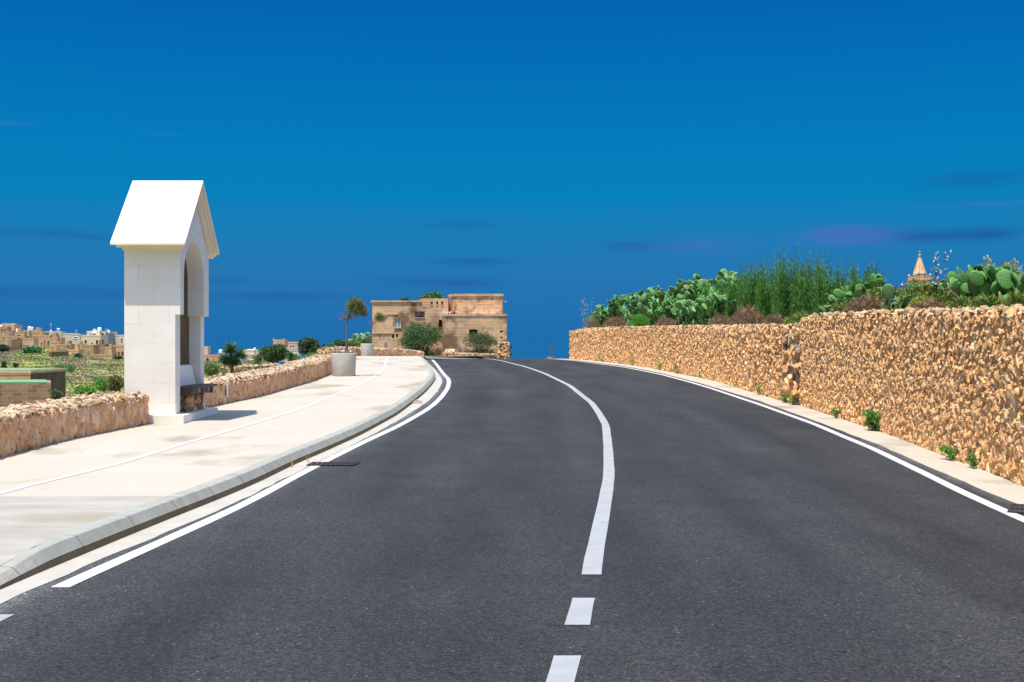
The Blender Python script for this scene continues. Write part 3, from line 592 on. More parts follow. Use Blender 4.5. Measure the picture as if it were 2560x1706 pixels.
# ------------------------------------------------------------------ wayside shelter
def shelter():
    zp = .345; root = empty('wayside_shelter', (-6.1, 21.45, .2), 'tall white stone shelter with steep gabled roof and pointed arch, on the left pavement', 'shelter')
    mb = MB(); mb.box(-6.70, -5.556, 20.30, 22.66, .02, zp); mb.build('plinth', M['shrine_plain'], root)
    x0, xl, xu = -6.62, -5.75, -5.665; y0, y1 = 20.49, 22.41; zc = 2.055; zs = 2.69; ya, yb = 20.715, 22.055; yl0, yl1 = 20.79, 22.15
    for nm, a, b in (('near_pier', y0, yl0), ('far_pier', yl1, y1)):
        mb = MB(); mb.box(x0, xl, a, b, zp, zc); mb.build('pier', M['shrine'], root)
    # arched head: pentagon with round-arch opening, extruded
    ze = 3.16; zr = ze + (y1-y0)/2*.992; yc = (ya+yb)/2; rad = (yb-ya)/2; n = 20; mb = MB()
    arch = [(yc-rad*math.cos(math.pi*i/n), zs+rad*math.sin(math.pi*i/n)) for i in range(n+1)]
    inner = [(ya, zc)] + arch + [(yb, zc)]
    ym = (y0+y1)/2
    def outer(p):
        # matching point on the outside outline
        y, z = p
        if z <= zs+1e-6: return (y0 if y < yc else y1, z)
        a = math.atan2(z-zs, y-yc); dy_, dz = math.cos(a), math.sin(a); best = 9
        for (p1, p2) in (((y0, zs-1), (y0, ze)), ((y1, zs-1), (y1, ze)), ((y0, ze), (ym, zr)), ((ym, zr), (y1, ze))):
            ex, ez = p2[0]-p1[0], p2[1]-p1[1]; den = dy_*ez-dz*ex
            if abs(den) < 1e-9: continue
            t = ((p1[0]-yc)*ez-(p1[1]-zs)*ex)/den; s = ((p1[0]-yc)*dz-(p1[1]-zs)*dy_)/den
            if t > 0 and -1e-6 <= s <= 1+1e-6: best = min(best, t)
        return (yc+dy_*best, zs+dz*best)
    out = [outer(p) for p in inner]; m_ = len(inner)
    for k, xx in enumerate((xu, x0)):
        V = [(xx, *p) for p in inner]+[(xx, *p) for p in out]; mb.add(V, [(i, i+1, m_+i+1, m_+i) for i in range(m_-1)])
    V = [(xu, *p) for p in inner]+[(x0, *p) for p in inner]; mb.add(V, [(i, i+1, m_+i+1, m_+i) for i in range(m_-1)])
    V = [(xu, *p) for p in out]+[(x0, *p) for p in out]; mb.add(V, [(i, i+1, m_+i+1, m_+i) for i in range(m_-1)])
    for i in (0, m_-1): mb.poly([(xu, *inner[i]), (xu, *out[i]), (x0, *out[i]), (x0, *inner[i])])
    mb.build('arched_head', M['shrine'], root)
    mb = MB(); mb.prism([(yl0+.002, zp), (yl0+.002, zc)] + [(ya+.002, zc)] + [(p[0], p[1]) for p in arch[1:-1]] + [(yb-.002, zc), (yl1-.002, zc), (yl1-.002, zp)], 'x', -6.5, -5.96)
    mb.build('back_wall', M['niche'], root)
    # roof: slab with three stepped mouldings below
    X0, X1, Y0, Y1 = -6.78, -5.52, 20.25, 22.65; YM = (Y0+Y1)/2; ZE, ZR = 3.265, 4.465; sl_ = (ZR-ZE)/(YM-Y0); th = .055
    def shell(mb, ins, drop, th, xi0, xi1, c=(1, 1, 1)):
        a, b = Y0+ins, Y1-ins; ze_ = ZE-drop+ins*sl_; zr_ = ZR-drop
        for (p, q) in (((a, ze_), (YM, zr_)), ((b, ze_), (YM, zr_))):
            mb.prism([p, q, (q[0], q[1]-th), (p[0], p[1]-th)], 'x', xi0, xi1, c)
    mb = MB(); shell(mb, 0, 0, .022, X0, X1); mb.build('roof', M['roof_white'], root)
    for k in range(3):
        e = .075*k; drop = .024 if k == 0 else .041*k+.001+e*sl_; nxt = .041*(k+1)+e*sl_
        mb = MB(); shell(mb, e, drop-.0 if k == 0 else drop-.06, (nxt-drop) if k == 0 else nxt-drop+.06, X0+e, X1-.004-.035*k, (1, .93, .80)); mb.build('cornice', M['shrine_plain'], root)
    # seat
    mb = MB(); face(mb, [(-5.75, 21.12, zp, .70), (-5.68, 21.12, zp, .70)], 1, .1, .12, .04, ORNG+PALE, 2, 5); mb.box(-5.95, -5.72, 21.14, 22.14, zp+.001, .66, (.4, .27, .17))
    face(mb, [(-5.70, 21.1, zp, .68), (-5.70, 22.2, zp, .68)], 1, .085, .12, .035, ORNG+PALE, 2, 6)
    face(mb, [(-5.95, 21.12, zp, .68), (-5.70, 21.12, zp, .68)], 1, .13, .11, .04, ORNG+PALE, 2, 8); mb.build('seat_base', M['stone'], root)
    seat = MB()
    for k in range(5): 
        xs = -5.90+.082*k; seat.box(xs, xs+.076, 20.86, 22.36, .765, .808)
    so_ = seat.build('seat', M['wood'], root)
    mb = MB()
    for yy in (20.90, 21.6, 22.25): mb.box(-5.90, -5.56, yy, yy+.07, .645, .762)
    mb.box(-5.62, -5.575, 20.975, 22.24, .67, .762); mb.build('seat_frame', M['wood'], so_)
    for yy in (21.3, 21.95): mb = MB(); mb.box(-5.56, -5.545, yy, yy+.015, .69, .762); mb.build('bracket', M['metal'], so_)
    mb = MB(); mb.prism([(-5.955, .81), (-5.82, .81), (-5.90, 1.16), (-5.955, 1.17)], 'y', 20.80, 22.12); mb.build('backrest', M['shrine_plain'], root)
shelter()

# ------------------------------------------------------------------ planters and vegetation generators
def planter(px0, px1, ptop, y, label, name='planter', mat='planter'):
    cx = at((px0+px1)/2, 0, y)[0]; rt = (px1-px0)/2*y/F; zb = float(pav_z(y)) if y < 76 else float(G(y)); zt = zof(ptop, y-rt)
    root = empty(name, (cx, y, zb), label, 'planter', 'concrete planters along the pavement'); rb = rt*.93; mb = MB()
    mb.lathe([(rb*.97, zb+.0), (rb, zb+.03), (rt*.965, zb+(zt-zb)*.5), (rt, zt-.02), (rt*.99, zt), (rt*.90, zt), (rt*.88, zt-.06), (0.001, zt-.07)], cx, y, 40)
    mb.build('pot', M[mat], root, smooth=True)
    mb = MB(); mb.lathe([(rt*.885, zt-.05), (rt*.5, zt-.02), (.001, zt-.01)], cx, y, 24); mb.build('soil', M['soil'], root)
    return cx, y, zt, rt
def blades(mb, B, D, Ln, W, col, bend=0., r=rng):
    """thin pointed blades: base points B, directions D, lengths, widths"""
    k = len(B); D = D/np.linalg.norm(D, axis=1, keepdims=True); a = r.normal(size=(k, 3)); s = np.cross(D, a); s /= np.linalg.norm(s, axis=1, keepdims=True)
    Ln = np.broadcast_to(Ln, (k,))[:, None]; W = np.broadcast_to(W, (k,))[:, None]; drop = np.array([0, 0, -1.])*bend
    mid = B+D*Ln*.5; tip = B+D*Ln+drop*Ln
    V = np.stack([B-s*W*.5, B+s*W*.5, mid+s*W*.5+drop*Ln*.2, mid-s*W*.5+drop*Ln*.2, tip], 1)
    i0 = (np.arange(k)*5)[:, None]; mb.add(V.reshape(-1, 3), i0+np.array([0, 1, 2, 3]), np.repeat(col, 5, axis=0) if np.ndim(col) == 2 else col)
    mb.n -= 5*k; mb.f.append(i0+np.array([3, 2, 4])+mb.n); mb.n += 5*k
def leaves(mb, C, size, col, aspect=.45, r=rng, droop=0, outd=None):
    k = len(C); D = r.normal(size=(k, 3)); 
    if outd is not None: D = D*.8 + outd*.9
    D[:, 2] -= droop; D /= np.linalg.norm(D, axis=1, keepdims=True)
    a = r.normal(size=(k, 3)); s = np.cross(D, a); s /= np.linalg.norm(s, axis=1, keepdims=True); L_ = (size*r.uniform(.6, 1.3, k))[:, None]
    V = np.stack([C, C+D*L_*.45+s*L_*aspect*.5, C+D*L_, C+D*L_*.45-s*L_*aspect*.5], 1)
    mb.add(V.reshape(-1, 3), (np.arange(k)*4)[:, None]+np.arange(4), np.repeat(col, 4, axis=0))
def palette(base, k, var=.25, r=rng, alt=None, p=.3):
    c = np.tile(np.array(base, float), (k, 1))
    if alt is not None: m_ = r.random(k) < p; c[m_] = alt
    return c*np.clip(1+r.normal(size=(k, 1))*var, .4, 1.8)
def crown(mb, lumps, n, size, base, alt=None, aspect=.45, shell=.45, r=rng, var=.25, droop=0):
    """lumps: list of (cx,cy,cz,rx,ry,rz)"""
    Lm = np.array(lumps, float); vol = Lm[:, 3]*Lm[:, 4]*Lm[:, 5]; vol = vol**.75; pk = r.choice(len(Lm), n, p=vol/vol.sum())
    d = r.normal(size=(n, 3)); d /= np.linalg.norm(d, axis=1, keepdims=True); rad = (1-shell*r.random(n)**1.4)*(1+r.normal(size=n)*.05)
    # break up the surface into clumps
    ph = r.uniform(0, 6, 3); w = np.sin(d[:, 0]*7+ph[0]+pk)*np.sin(d[:, 1]*7+ph[1])*np.sin(d[:, 2]*6+ph[2]+pk); rad = rad*(1+.27*w)
    C = Lm[pk, :3]+d*rad[:, None]*Lm[pk, 3:6]; leaves(mb, C, size, palette(base, n, var, r, alt), aspect, r, droop, d)
def lumpset(c, rx, ry, rz, n, r, k=.5):
    out = [(c[0]+r.uniform(-.12, .12)*rx, c[1], c[2]+r.uniform(-.1, .05)*rz, rx*.62, ry*.62, rz*.68)]
    for i in range(n):
        a = r.uniform(0, 2*math.pi); e = r.uniform(-.5, .95); q = r.uniform(.24, .56)
        out.append((c[0]+rx*(1-q)*math.cos(a)*math.cos(e), c[1]+ry*(1-q)*math.sin(a)*math.cos(e), c[2]+rz*(1-q)*math.sin(e), rx*q, ry*q, rz*q*.9))
    return out
def tree(label, cat, c, rx, ry, rz, zb, n, size, base, alt=None, trunk_r=.1, seed=0, name='tree', group=None, nl=9, base_x=None, aspect=.45, droop=0, shell=.45, part='crown'):
    r = np.random.default_rng(seed+100); bx, by = (c[0], c[1]) if base_x is None else base_x
    root = empty(name, (bx, by, zb), label, cat, group); lumps = lumpset(c, rx, ry, rz, nl, r); mb = MB()
    fork = np.array([bx*.4+c[0]*.6, by*.4+c[1]*.6, c[2]-rz*.75]); j = r.normal(size=3)*.05*rx
    mb.tube([(bx, by, zb-.1), (bx*.7+fork[0]*.3+j[0], by*.7+fork[1]*.3+j[1], zb*.5+fork[2]*.5), tuple(fork)], [trunk_r*1.25, trunk_r, trunk_r*.8], 8)
    for L_ in lumps[1:]:
        e = np.array(L_[:3]); mid = fork*.5+e*.5+r.normal(size=3)*rx*.06; mb.tube([fork, mid, e], [trunk_r*.55, trunk_r*.35, trunk_r*.12], 5, cap=False)
    mb.build('trunk', M['bark'], root, smooth=True)
    mb = MB(); crown(mb, lumps, n, size, base, alt, aspect, shell, r, droop=droop); mb.build(part, M['leaf'], root)
    return root
def shrub(label, c, rx, ry, rz, n, size, base, alt=None, seed=0, cat='bush', name='bush', aspect=.45, zb=None, nl=8, group=None, shell=.5):
    r = np.random.default_rng(seed+300); root = empty(name, (c[0], c[1], c[2]-rz*.9), label, cat, group); mb = MB(); zb = c[2]-rz if zb is None else zb
    lumps = lumpset(c, rx, ry, rz, nl, r); lumps += [(c[0]+(-.62+1.24*i/8)*rx, c[1]+r.uniform(-.5, .5)*ry, zb+.32*rz, rx*.34, ry*.4, rz*.42) for i in range(9)]
    st = MB()
    for L_ in lumps[1:]: st.tube([(c[0]+r.uniform(-.1, .1)*rx, c[1], zb-.05), (c[0]*.5+L_[0]*.5, c[1]*.5+L_[1]*.5, zb*.5+L_[2]*.5), L_[:3]], [.03*rx+.01, .02*rx, .006], 5, cap=False)
    st.build('stems', M['bark'], root)
    crown(mb, lumps, n, size, base, alt, aspect, shell, r); mb.build('foliage', M['leaf'], root); return root

# planters with olive trees
cx, cy, zt, rt = planter(828.5, 890.5, 883.5, 36.9, 'large round grey concrete planter nearest to the camera, holding an olive tree')
def olive(px_tr, y, zt, crown_px, trunk_top, label, n, seed, tr=.022, leaf=.05, planter_x=None):
    x0, x1, yt, yb = crown_px; c = at((x0+x1)/2, (yt+yb)/2, y); rx = (x1-x0)/2*y/F; rz = (yb-yt)/2*y/F
    r = np.random.default_rng(seed); b = at(px_tr[0], 0, y)[0]; root = empty('olive_tree', (b, y, zt), label, 'tree', 'olive trees growing in planters')
    top = at(*trunk_top, y); mb = MB(); mb.tube([(b, y, zt-.05), (b*.5+top[0]*.5+.01, y, (zt+top[2])/2), top], [tr*1.3, tr, tr*.9], 7)
    mb.tube([(b+.055, y+.03, zt-.05), (b+.05, y, (zt+top[2])/2-.1), (top[0]+.01, y, top[2]-.05)], [tr*.6]*3, 5)
    lumps = [(c[0]+rx*dx, y+rx*dyy, c[2]+rz*dz, rx*q, rx*q, rz*q) for dx, dyy, dz, q in ((0,0,.1,.6),(-.35,.1,.35,.42),(.35,-.1,-.1,.48),(.62,.1,-.42,.34),(.1,-.2,.5,.4),(.3,.2,.3,.42),(-.4,-.1,-.15,.38),(-.05,.3,-.2,.45),(.68,0,-.12,.3),(-.2,0,.72,.22))]
    for L_ in lumps: mb.tube([top, np.array(top)*.5+np.array(L_[:3])*.5+r.normal(size=3)*.03, L_[:3]], [tr*.5, tr*.3, tr*.12], 5, cap=False)
    for _ in range(26):   # bare twigs on the windward side
        e = np.array(top)+np.array([-rx*r.uniform(.1, .9), r.uniform(-.2, .2)*rx, rz*r.uniform(-.3, 1.0)]); mb.tube([top, np.array(top)*.4+e*.6+r.normal(size=3)*.02, e], [tr*.3, tr*.15, tr*.06], 4, cap=False)
    mb.build('trunk', M['bark'], root, smooth=True)
    mb = MB(); crown(mb, lumps, n, leaf, (.13, .16, .04), (.27, .27, .09), .30, .8, r, .3); mb.build('crown', M['leaf'], root)
olive((864.6, 883), 36.9, zt, (856, 922, 741, 801), (868.5, 800), 'olive tree with a bare trunk and wind-blown crown in the nearest planter', 6000, 5)
def flowers(cx, cy, zt, rt, label, seed, green=True):
    r = np.random.default_rng(seed); root = empty('bedding_flowers', (cx, cy, zt), label, 'flowers'); mb = MB(); n = 420
    a = r.uniform(0, 6.28, n); q = rt*.86*np.sqrt(r.random(n)); B = np.c_[cx+q*np.cos(a), cy+q*np.sin(a), np.full(n, zt-.03)]
    leaves(mb, B+np.c_[np.zeros((n, 2)), r.uniform(0, .06, n)], .05, palette((.10, .17, .05), n, .3, r), .4, r, -.6); mb.build('foliage', M['leaf'], root)
    mb = MB(); m_ = 130; leaves(mb, B[:m_]+np.c_[np.zeros((m_, 2)), r.uniform(.05, .10, m_)], .035, palette((.85, .85, .8), m_, .05, r), .9, r, -.5); mb.build('petals', M['petal'], root)
flowers(cx, cy, zt, rt, 'small white flowers around the olive trunk in the nearest planter', 3)
cx2, cy2, zt2, rt2 = planter(901.5, 934, 859.5, 62, 'smaller-looking grey concrete planter farther off, in front of the low wall by the house')
olive((924.8, 859), 62, zt2, (932, 965, 779, 812), (931, 812), 'small olive tree in the far planter, its crown against the house front', 3000, 6, tr=.014, leaf=.05)
cx3 = at(1376.5, 0, 130)[0]
def far_pot():
    zt3 = zof(892, 130); root = empty('planter', (cx3, 130, zt3-.75), 'tiny distant reddish planter just over the crest in the middle of the road gap', 'planter'); mb = MB()
    mb.lathe([(.30, zt3-.75), (.36, zt3-.05), (.37, zt3), (.32, zt3), (.3, zt3-.08), (.001, zt3-.09)], cx3, 130, 20, (1.0, .55, .5)); mb.build('pot', M['planter'], root)
    olive((1376.5, 892), 130, zt3, (1376, 1391, 864, 875.5), (1377, 873), 'tiny far olive tree standing against the sea beyond the road crest', 700, 9, tr=.022, leaf=.06)
far_pot()

# ------------------------------------------------------------------ cacti
def pad_shape(k=10):
    V = [(0, .03, .5), (0, -.03, .5)]; 
    for q, th in ((1., .008), (.78, .032)):
        for s in ((1,) if q == 1. else (1, -1)):
            for i in range(k):
                a = 2*math.pi*i/k; w = .40*(1+.14*math.sin(a)); V.append((q*w*math.cos(a), s*th if q < 1 else 0, .5+q*.5*math.sin(a)))
    o, i1, i2 = 2, 2+k, 2+2*k; Fq = []; Ft = []
    for i in range(k):
        j = (i+1) % k; Fq += [(o+i, o+j, i1+j, i1+i), (o+j, o+i, i2+i, i2+j)]; Ft += [(0, i1+i, i1+j), (1, i2+j, i2+i)]
    return np.array(V), np.array(Fq), np.array(Ft)
PV, PQd, PTr = pad_shape()
def cactus(label, base, w, h, pad, n, seed, d=None, col=(.20, .36, .15), group='prickly pears on the bank', dark=.25, trunk=False, name='prickly_pear'):
    r = np.random.default_rng(seed+900); root = empty(name, tuple(base), label, 'cactus', group); mb = MB(); st = MB(); d = w if d is None else d
    P = []; 
    q = [(np.array([base[0]+r.uniform(-.36, .36)*w, base[1]+r.uniform(-.4, .4)*d, base[2]-.03]), np.array([r.normal()*.2, r.normal()*.2, 1.]), 0) for _ in range(max(3, int(n/7)))]
    while q and len(P) < n:
        i = r.integers(0, len(q)) if r.random() < .6 else len(q)-1; p, dr, lv = q.pop(i); dr = dr/np.linalg.norm(dr); s = pad*r.uniform(.75, 1.2)
        u = abs(p[0]-base[0])/(w*.5+1e-6); lim = base[2]+h*math.sqrt(max(.05, 1-min(u, 1)**2*.75))
        if p[2]+s*.7 > lim and lv > 0: continue
        if abs(p[0]-base[0]) > w*.55: continue
        P.append((p, dr, s)); e = p+dr*s*.93
        for _ in range(r.integers(1, 4)):
            nd = dr+r.normal(size=3)*np.array([.55, .55, .3]); nd[2] = max(nd[2], -.1)+.25; q.append((e+r.normal(size=3)*s*.12-dr*s*.05, nd, lv+1))
    for p, dr, s in P:
        a = r.normal(size=3); x = np.cross(dr, a); x /= np.linalg.norm(x); y = np.cross(dr, x); asp = r.uniform(.85, 1.15)
        V = p+s*(PV[:, :1]*x*asp+PV[:, 1:2]*y+PV[:, 2:]*dr); c = np.array(col)*r.uniform(1-dark, 1.35)
        if r.random() < .04: c = np.array((.19, .21, .07))
        m0 = mb.n; mb.add(V, PQd, c); mb.f.append(PTr+m0)
    mb.build('pads', M['pad'], root, smooth=True)
    st = MB()
    for _ in range(3):
        b0 = np.array(base)+np.array([r.uniform(-.2, .2)*w, r.uniform(-.1, .1), -.05]); st.tube([b0, b0+(r.normal()*.05, 0, h*.25), b0+(r.normal()*.12, r.normal()*.05, h*.5)], [pad*.16, pad*.13, pad*.08], 7)
    st.build('stem', M['bark'], root, smooth=True)
    return root

# right bank --------------------------------------------------------------
_by = np.arange(12.0, 66, .25); _bpx = CX+F*XB(_by)/_by
def wall_y(px): return float(np.interp(-px, -_bpx, _by))
def top_z(y):
    return near_top(y) if y < YJ else float(np.interp(y, [p[1] for p in PF], [p[3] for p in PF]))
def bank():
    mb = MB(); V = []; ys = np.arange(4, 90, .8); T = [.45, .7, 1.2, 2, 3.5, 6, 10, 16, 26, 40]
    for y in ys:
        for t in T:
            yy = min(y, 63.3)
            x = float(XB(yy))+t if y < 64 else float(XB(63.3))+t+(y-64)*.0
            z = top_z(max(yy, 5))-.08 + .10*min(t, 5) + .15*math.sin(y*.9+t)*(t > 1) - max(0, t-10)*.12
            if y > 63.3: z -= (y-63.3)*.12
            V.append((x, y, z))
    n = len(T); mb.add(V, [(i*n+j, i*n+j+1, (i+1)*n+j+1, (i+1)*n+j) for i in range(len(ys)-1) for j in range(n-1)])
    # closing slope at the far end, hidden behind the wall
    tag(mb.build('bank', M['bank'], smooth=True), kind='structure')
bank()
def bp(px, t):
    """bank point seen at column px, t metres behind the wall line"""
    best = None
    for y in np.arange(12, 63.5, .1):
        x = float(XB(y))+t
        if CX+F*x/y <= px: best = y; break
    y = best or 63.; x = (px-CX)*y/F; return x, y, top_z(y)-.10+.10*min(t, 5)
ncact = 0
def bank_cactus(px, t, ytop, wpx, label, n, pad=.33, col=(.11, .25, .075), dark=.4, seed=None):
    global ncact; ncact += 1; x, y, z = bp(px, t); h = zof(ytop, y)-z; w = wpx*y/F
    return cactus(label, (x, y, z), w*1.15, max(h, .3), pad, int(n*1.7), seed or ncact*7, d=min(w, 1.6), col=col, dark=dark)
for a in [
 (1505, 1.6, 762, 52, 'small prickly pear at the far left tip of the bank above the wall end', 45),
 (1548, 1.5, 738, 62, 'prickly pear with one dark pad sticking up on the left part of the bank', 80),
 (1604, 1.6, 724, 70, 'prickly pear right behind the bright green broom bush', 95),
 (1655, 1.4, 722, 60, 'prickly pear just right of the bright green broom bush', 80),
 (1702, 1.8, 700, 80, 'tall prickly pear in the middle of the cactus thicket', 110),
 (1712, .7, 752, 60, 'low prickly pear hanging over the wall top below the cactus thicket', 60),
 (1752, 1.8, 690, 80, 'tall prickly pear left of the highest cactus', 120),
 (1770, .8, 735, 66, 'low prickly pear with drooping pads on the wall edge beside the dark feathery shrubs', 70),
 (1812, 2.3, 672, 90, 'tall prickly pear left of the highest pad of the thicket', 110),
 (1846, 2.2, 650, 70, 'highest prickly pear with an upright pad at its tip', 100),
 (1520, 1.0, 772, 50, 'low prickly pear with small pads at the left foot of the thicket', 60), (1576, 2.4, 735, 60, 'prickly pear farther back behind the broom bush', 90), (1632, 2.4, 716, 66, 'prickly pear farther back, just right of the broom bush', 90),
 (1680, 1.0, 748, 60, 'low prickly pear beside the reddish brown scrub', 70), (1735, 2.6, 690, 70, 'prickly pear farther back in the middle of the thicket', 100), (1790, 2.8, 682, 70, 'prickly pear farther back, left of the highest cactus', 100), (1795, 1.0, 728, 56, 'low prickly pear half covered by the first feathery shrub', 70),
 (1880, 2.4, 690, 70, 'prickly pear half hidden behind the feathery shrubs, right of the highest cactus', 80), (1960, 2.6, 700, 80, 'prickly pear showing through the densest feathery shrub', 70), (2060, 2.4, 705, 80, 'prickly pear behind the right end of the feathery row', 80), (2210, 2.2, 715, 60, 'prickly pear behind the dark cactus column', 50), (2290, 2.6, 716, 70, 'prickly pear in front of the base of the spire', 50)]:
    bank_cactus(*a)
for a in [
 (2126, 1.7, 702, 60, 'bright prickly pear just right of the tall feathery shrubs', 60),
 (2170, 1.8, 694, 60, 'bright prickly pear above the brown dry scrub on the right bank', 60),
 (2262, .9, 736, 50, 'squat prickly pear with few pads at the wall top left of the spire', 22),
 (2300, .8, 732, 46, 'small prickly pear directly below the church spire', 18),
 (2345, 1.7, 700, 60, 'prickly pear with one pad sticking up right of the church spire', 45),
 (2400, 1.3, 722, 50, 'low prickly pear between the spire and the big cactus on the right', 30),
 (2432, 1.1, 664, 85, 'big prickly pear with a broad round pad on top near the right edge', 50),
 (2486, 1.3, 662, 80, 'big prickly pear with brown woody trunk near the right edge', 55),
 (2540, 1.0, 672, 80, 'big prickly pear cut by the right edge of the view', 45),
 (2620, 1.2, 670, 90, 'prickly pear just beyond the right edge of the view', 40)]:
    bank_cactus(*a, pad=.30, col=(.075, .20, .045), dark=.5)
x, y, z = bp(2222, 1.2); 
cactus('dark upright column of stacked cactus pads left of the church spire', (x, y, z), .22, zof(700, y)-z, .3, 9, 5, d=.1, col=(.09, .16, .06))
def feather(label, px, t, ytop, wpx, n, seed, col=(.085, .26, .035), lean=.09):
    r = np.random.default_rng(seed+40); x, y, z = bp(px, t); h = zof(ytop, y)-z; w = wpx*y/F
    root = empty('feathery_shrub', (x, y, z), label, 'shrub', 'tall feathery shrubs on the bank'); st = MB(); lf = MB()
    for _ in range(n):
        b = np.array([x+r.uniform(-.35, .35)*w, y+r.uniform(-.4, .4)*w, z-.03]); H = h*r.uniform(.45, 1.0)**.8; dx = (b[0]-x)*.6+r.normal()*.10*w+lean*H
        P = [b, b+(dx*.25, r.normal()*.03, H*.4), b+(dx*.6, r.normal()*.05, H*.75), b+(dx*1.1, r.normal()*.05, H)]; P = np.array(P)
        st.tube(P, [.009, .007, .004, .0025], 3, (.55, .62, .35), cap=False)
        k = int(34); tt = r.uniform(.12, 1, k)**.9; seg = np.stack([np.interp(tt*3, [0, 1, 2, 3], P[:, i]) for i in range(3)], 1)
        a = r.uniform(0, 6.28, k); D = np.c_[np.cos(a)*.6, np.sin(a)*.6, r.uniform(.5, 1.2, k)]; ln = r.uniform(.10, .26, k)*(1.25-tt)*h/1.5
        blades(lf, seg, D, ln, .007, palette(col, k, .3, r, (.13, .29, .06)), r=r)
        k2 = 200; tt = r.uniform(.05, .72, k2); seg = np.stack([np.interp(tt*3, [0, 1, 2, 3], P[:, i]) for i in range(3)], 1)+r.normal(size=(k2, 3))*.05
        D = np.c_[r.normal(size=(k2, 2))*.5, np.ones(k2)]; blades(lf, seg, D, r.uniform(.05, .13, k2), .010, palette(col, k2, .3, r, (.10, .24, .05)), r=r)
    st.build('stems', M['bark'], root); lf.build('foliage', M['leaf'], root)
for k, a in enumerate([
 ('feathery green shrub at the left end of the tall row, over the cactus thicket', 1785, 1.2, 668, 70, 26),
 ('feathery green shrub, second from the left of the tall row', 1825, 1.3, 655, 75, 30),
 ('feathery green shrub with wispy tips in the middle of the tall row', 1870, 1.4, 628, 75, 34),
 ('densest feathery green shrub of the tall row', 1915, 1.3, 615, 75, 36),
 ('tallest feathery green shrub of the row, its tips high above the wall step', 1962, 1.4, 606, 75, 36),
 ('feathery green shrub right of the tallest one, above the start of the high wall', 2008, 1.5, 618, 70, 30),
 ('thin feathery shrub of dark bare wisps at the right end of the tall row', 2070, 1.7, 618, 90, 30),
 ('sparse dark wispy shrub right of the feathery row, left of the cactus column', 2160, 1.9, 632, 90, 20)]):
    feather(*a[:1], *a[1:], seed=k)
def scrub(label, px, t, ytop, wpx, n, seed, col=(.26, .17, .105), alt=(.36, .25, .165), name='dry_scrub', cat='scrub', L_=.12, group='dry brown scrub on the bank', wd=.008):
    r = np.random.default_rng(seed+60); x, y, z = bp(px, t); h = max(zof(ytop, y)-z, .15); w = wpx*y/F; mb = MB()
    root = empty(name, (x, y, z), label, cat, group)
    a = r.uniform(0, 6.28, n); q = np.sqrt(r.random(n)); X = np.cos(a)*q; Y = np.sin(a)*q; top = np.sqrt(np.maximum(0, 1-q*q))*(1+.25*np.sin(X*9+seed)*np.sin(Y*7))
    B = np.c_[x+X*w*.5, y+Y*min(w, 1.4)*.5, z+top*h*r.random(n)**.7]; D = np.c_[X*.5+r.normal(size=n)*.6, Y*.5+r.normal(size=n)*.6, r.normal(size=n)*.5+.6]
    blades(mb, B, D, r.uniform(.5, 1.3, n)*L_, wd, palette(col, n, .35, r, alt), r=r); mb.build('twigs', M['twig'], root); return root
for k, a in enumerate([
 ('brown dry scrub at the far left end of the bank', 1488, .9, 792, 60, 2200), ('brown dry scrub left of the bright green broom bush', 1540, .8, 792, 66, 2600),
 ('reddish brown scrub right of the bright green broom bush', 1668, .6, 798, 60, 2400), ('pinkish brown scrub under the left feathery shrubs', 1800, .6, 790, 60, 2200), 
 ('large pinkish brown scrub below the middle feathery shrubs', 1868, .6, 770, 85, 4200), ('brown scrub at the foot of the tallest feathery shrub', 1940, .8, 790, 60, 2400),
 ('round brown dry scrub under the bright cacti, above the high wall', 2165, .9, 745, 100, 3600), ('greyish purple scrub between the spire and the right cacti', 2392, 1.9, 706, 60, 2200),
 ('low brown scrub on the wall top near the right cacti', 2330, .6, 760, 80, 1800)]):
    scrub(a[0], *a[1:], seed=k)
x, y, z = bp(1606, .75); shrub('bright green broom bush on the left part of the bank, in front of the cacti', (x, y, z+.32), .62, .4, .36, 9000, .05, (.09, .30, .025), (.14, .40, .04), 1, aspect=.2)
x, y, z = bp(1640, 1.0); 
for k, (px, t, yt, w, lab) in enumerate([(2195, 1.5, 722, 80, 'mixed green weeds behind the round brown scrub'), (2335, 1.6, 708, 80, 'tall green weeds directly right of the spire'), (2410, .6, 752, 70, 'low green weeds on the wall top below the big right cacti'), (2470, .6, 748, 80, 'tangled green weeds at the foot of the trunked cactus'), (2545, .6, 740, 70, 'green weeds at the wall top by the right edge'), (2005, .55, 786, 90, 'bright green weeds spilling over the wall where it steps up'), (2110, .7, 762, 60, 'green weeds at the foot of the cacti left of the brown scrub'),
   (2290, 1.6, 708, 90, 'yellow-green fennel clump below the spire'), (2310, .8, 748, 70, 'mustard yellow weeds on the wall top below the spire'), (2370, 1.1, 728, 80, 'green weeds between the low cacti right of the spire'),
   (2450, 2.0, 690, 110, 'yellow-green weeds behind the big right cacti'), (2520, 1.9, 668, 110, 'pale yellow fennel rising behind the rightmost cacti'), (2240, 1.7, 722, 70, 'pale green fennel left of the spire, behind the cactus column'), (1720, 1.0, 770, 60, 'green weeds among the lower cacti of the thicket'), (1500, 1.2, 776, 60, 'greyish green weeds at the far left tip of the bank')]):
    scrub(lab, px, t, yt, w, 2400, 100+k, (.15, .24, .05) if k not in (8, 11) else (.33, .32, .07), (.26, .30, .08), 'weeds', 'weeds', .10, 'green weeds on the bank', .014)
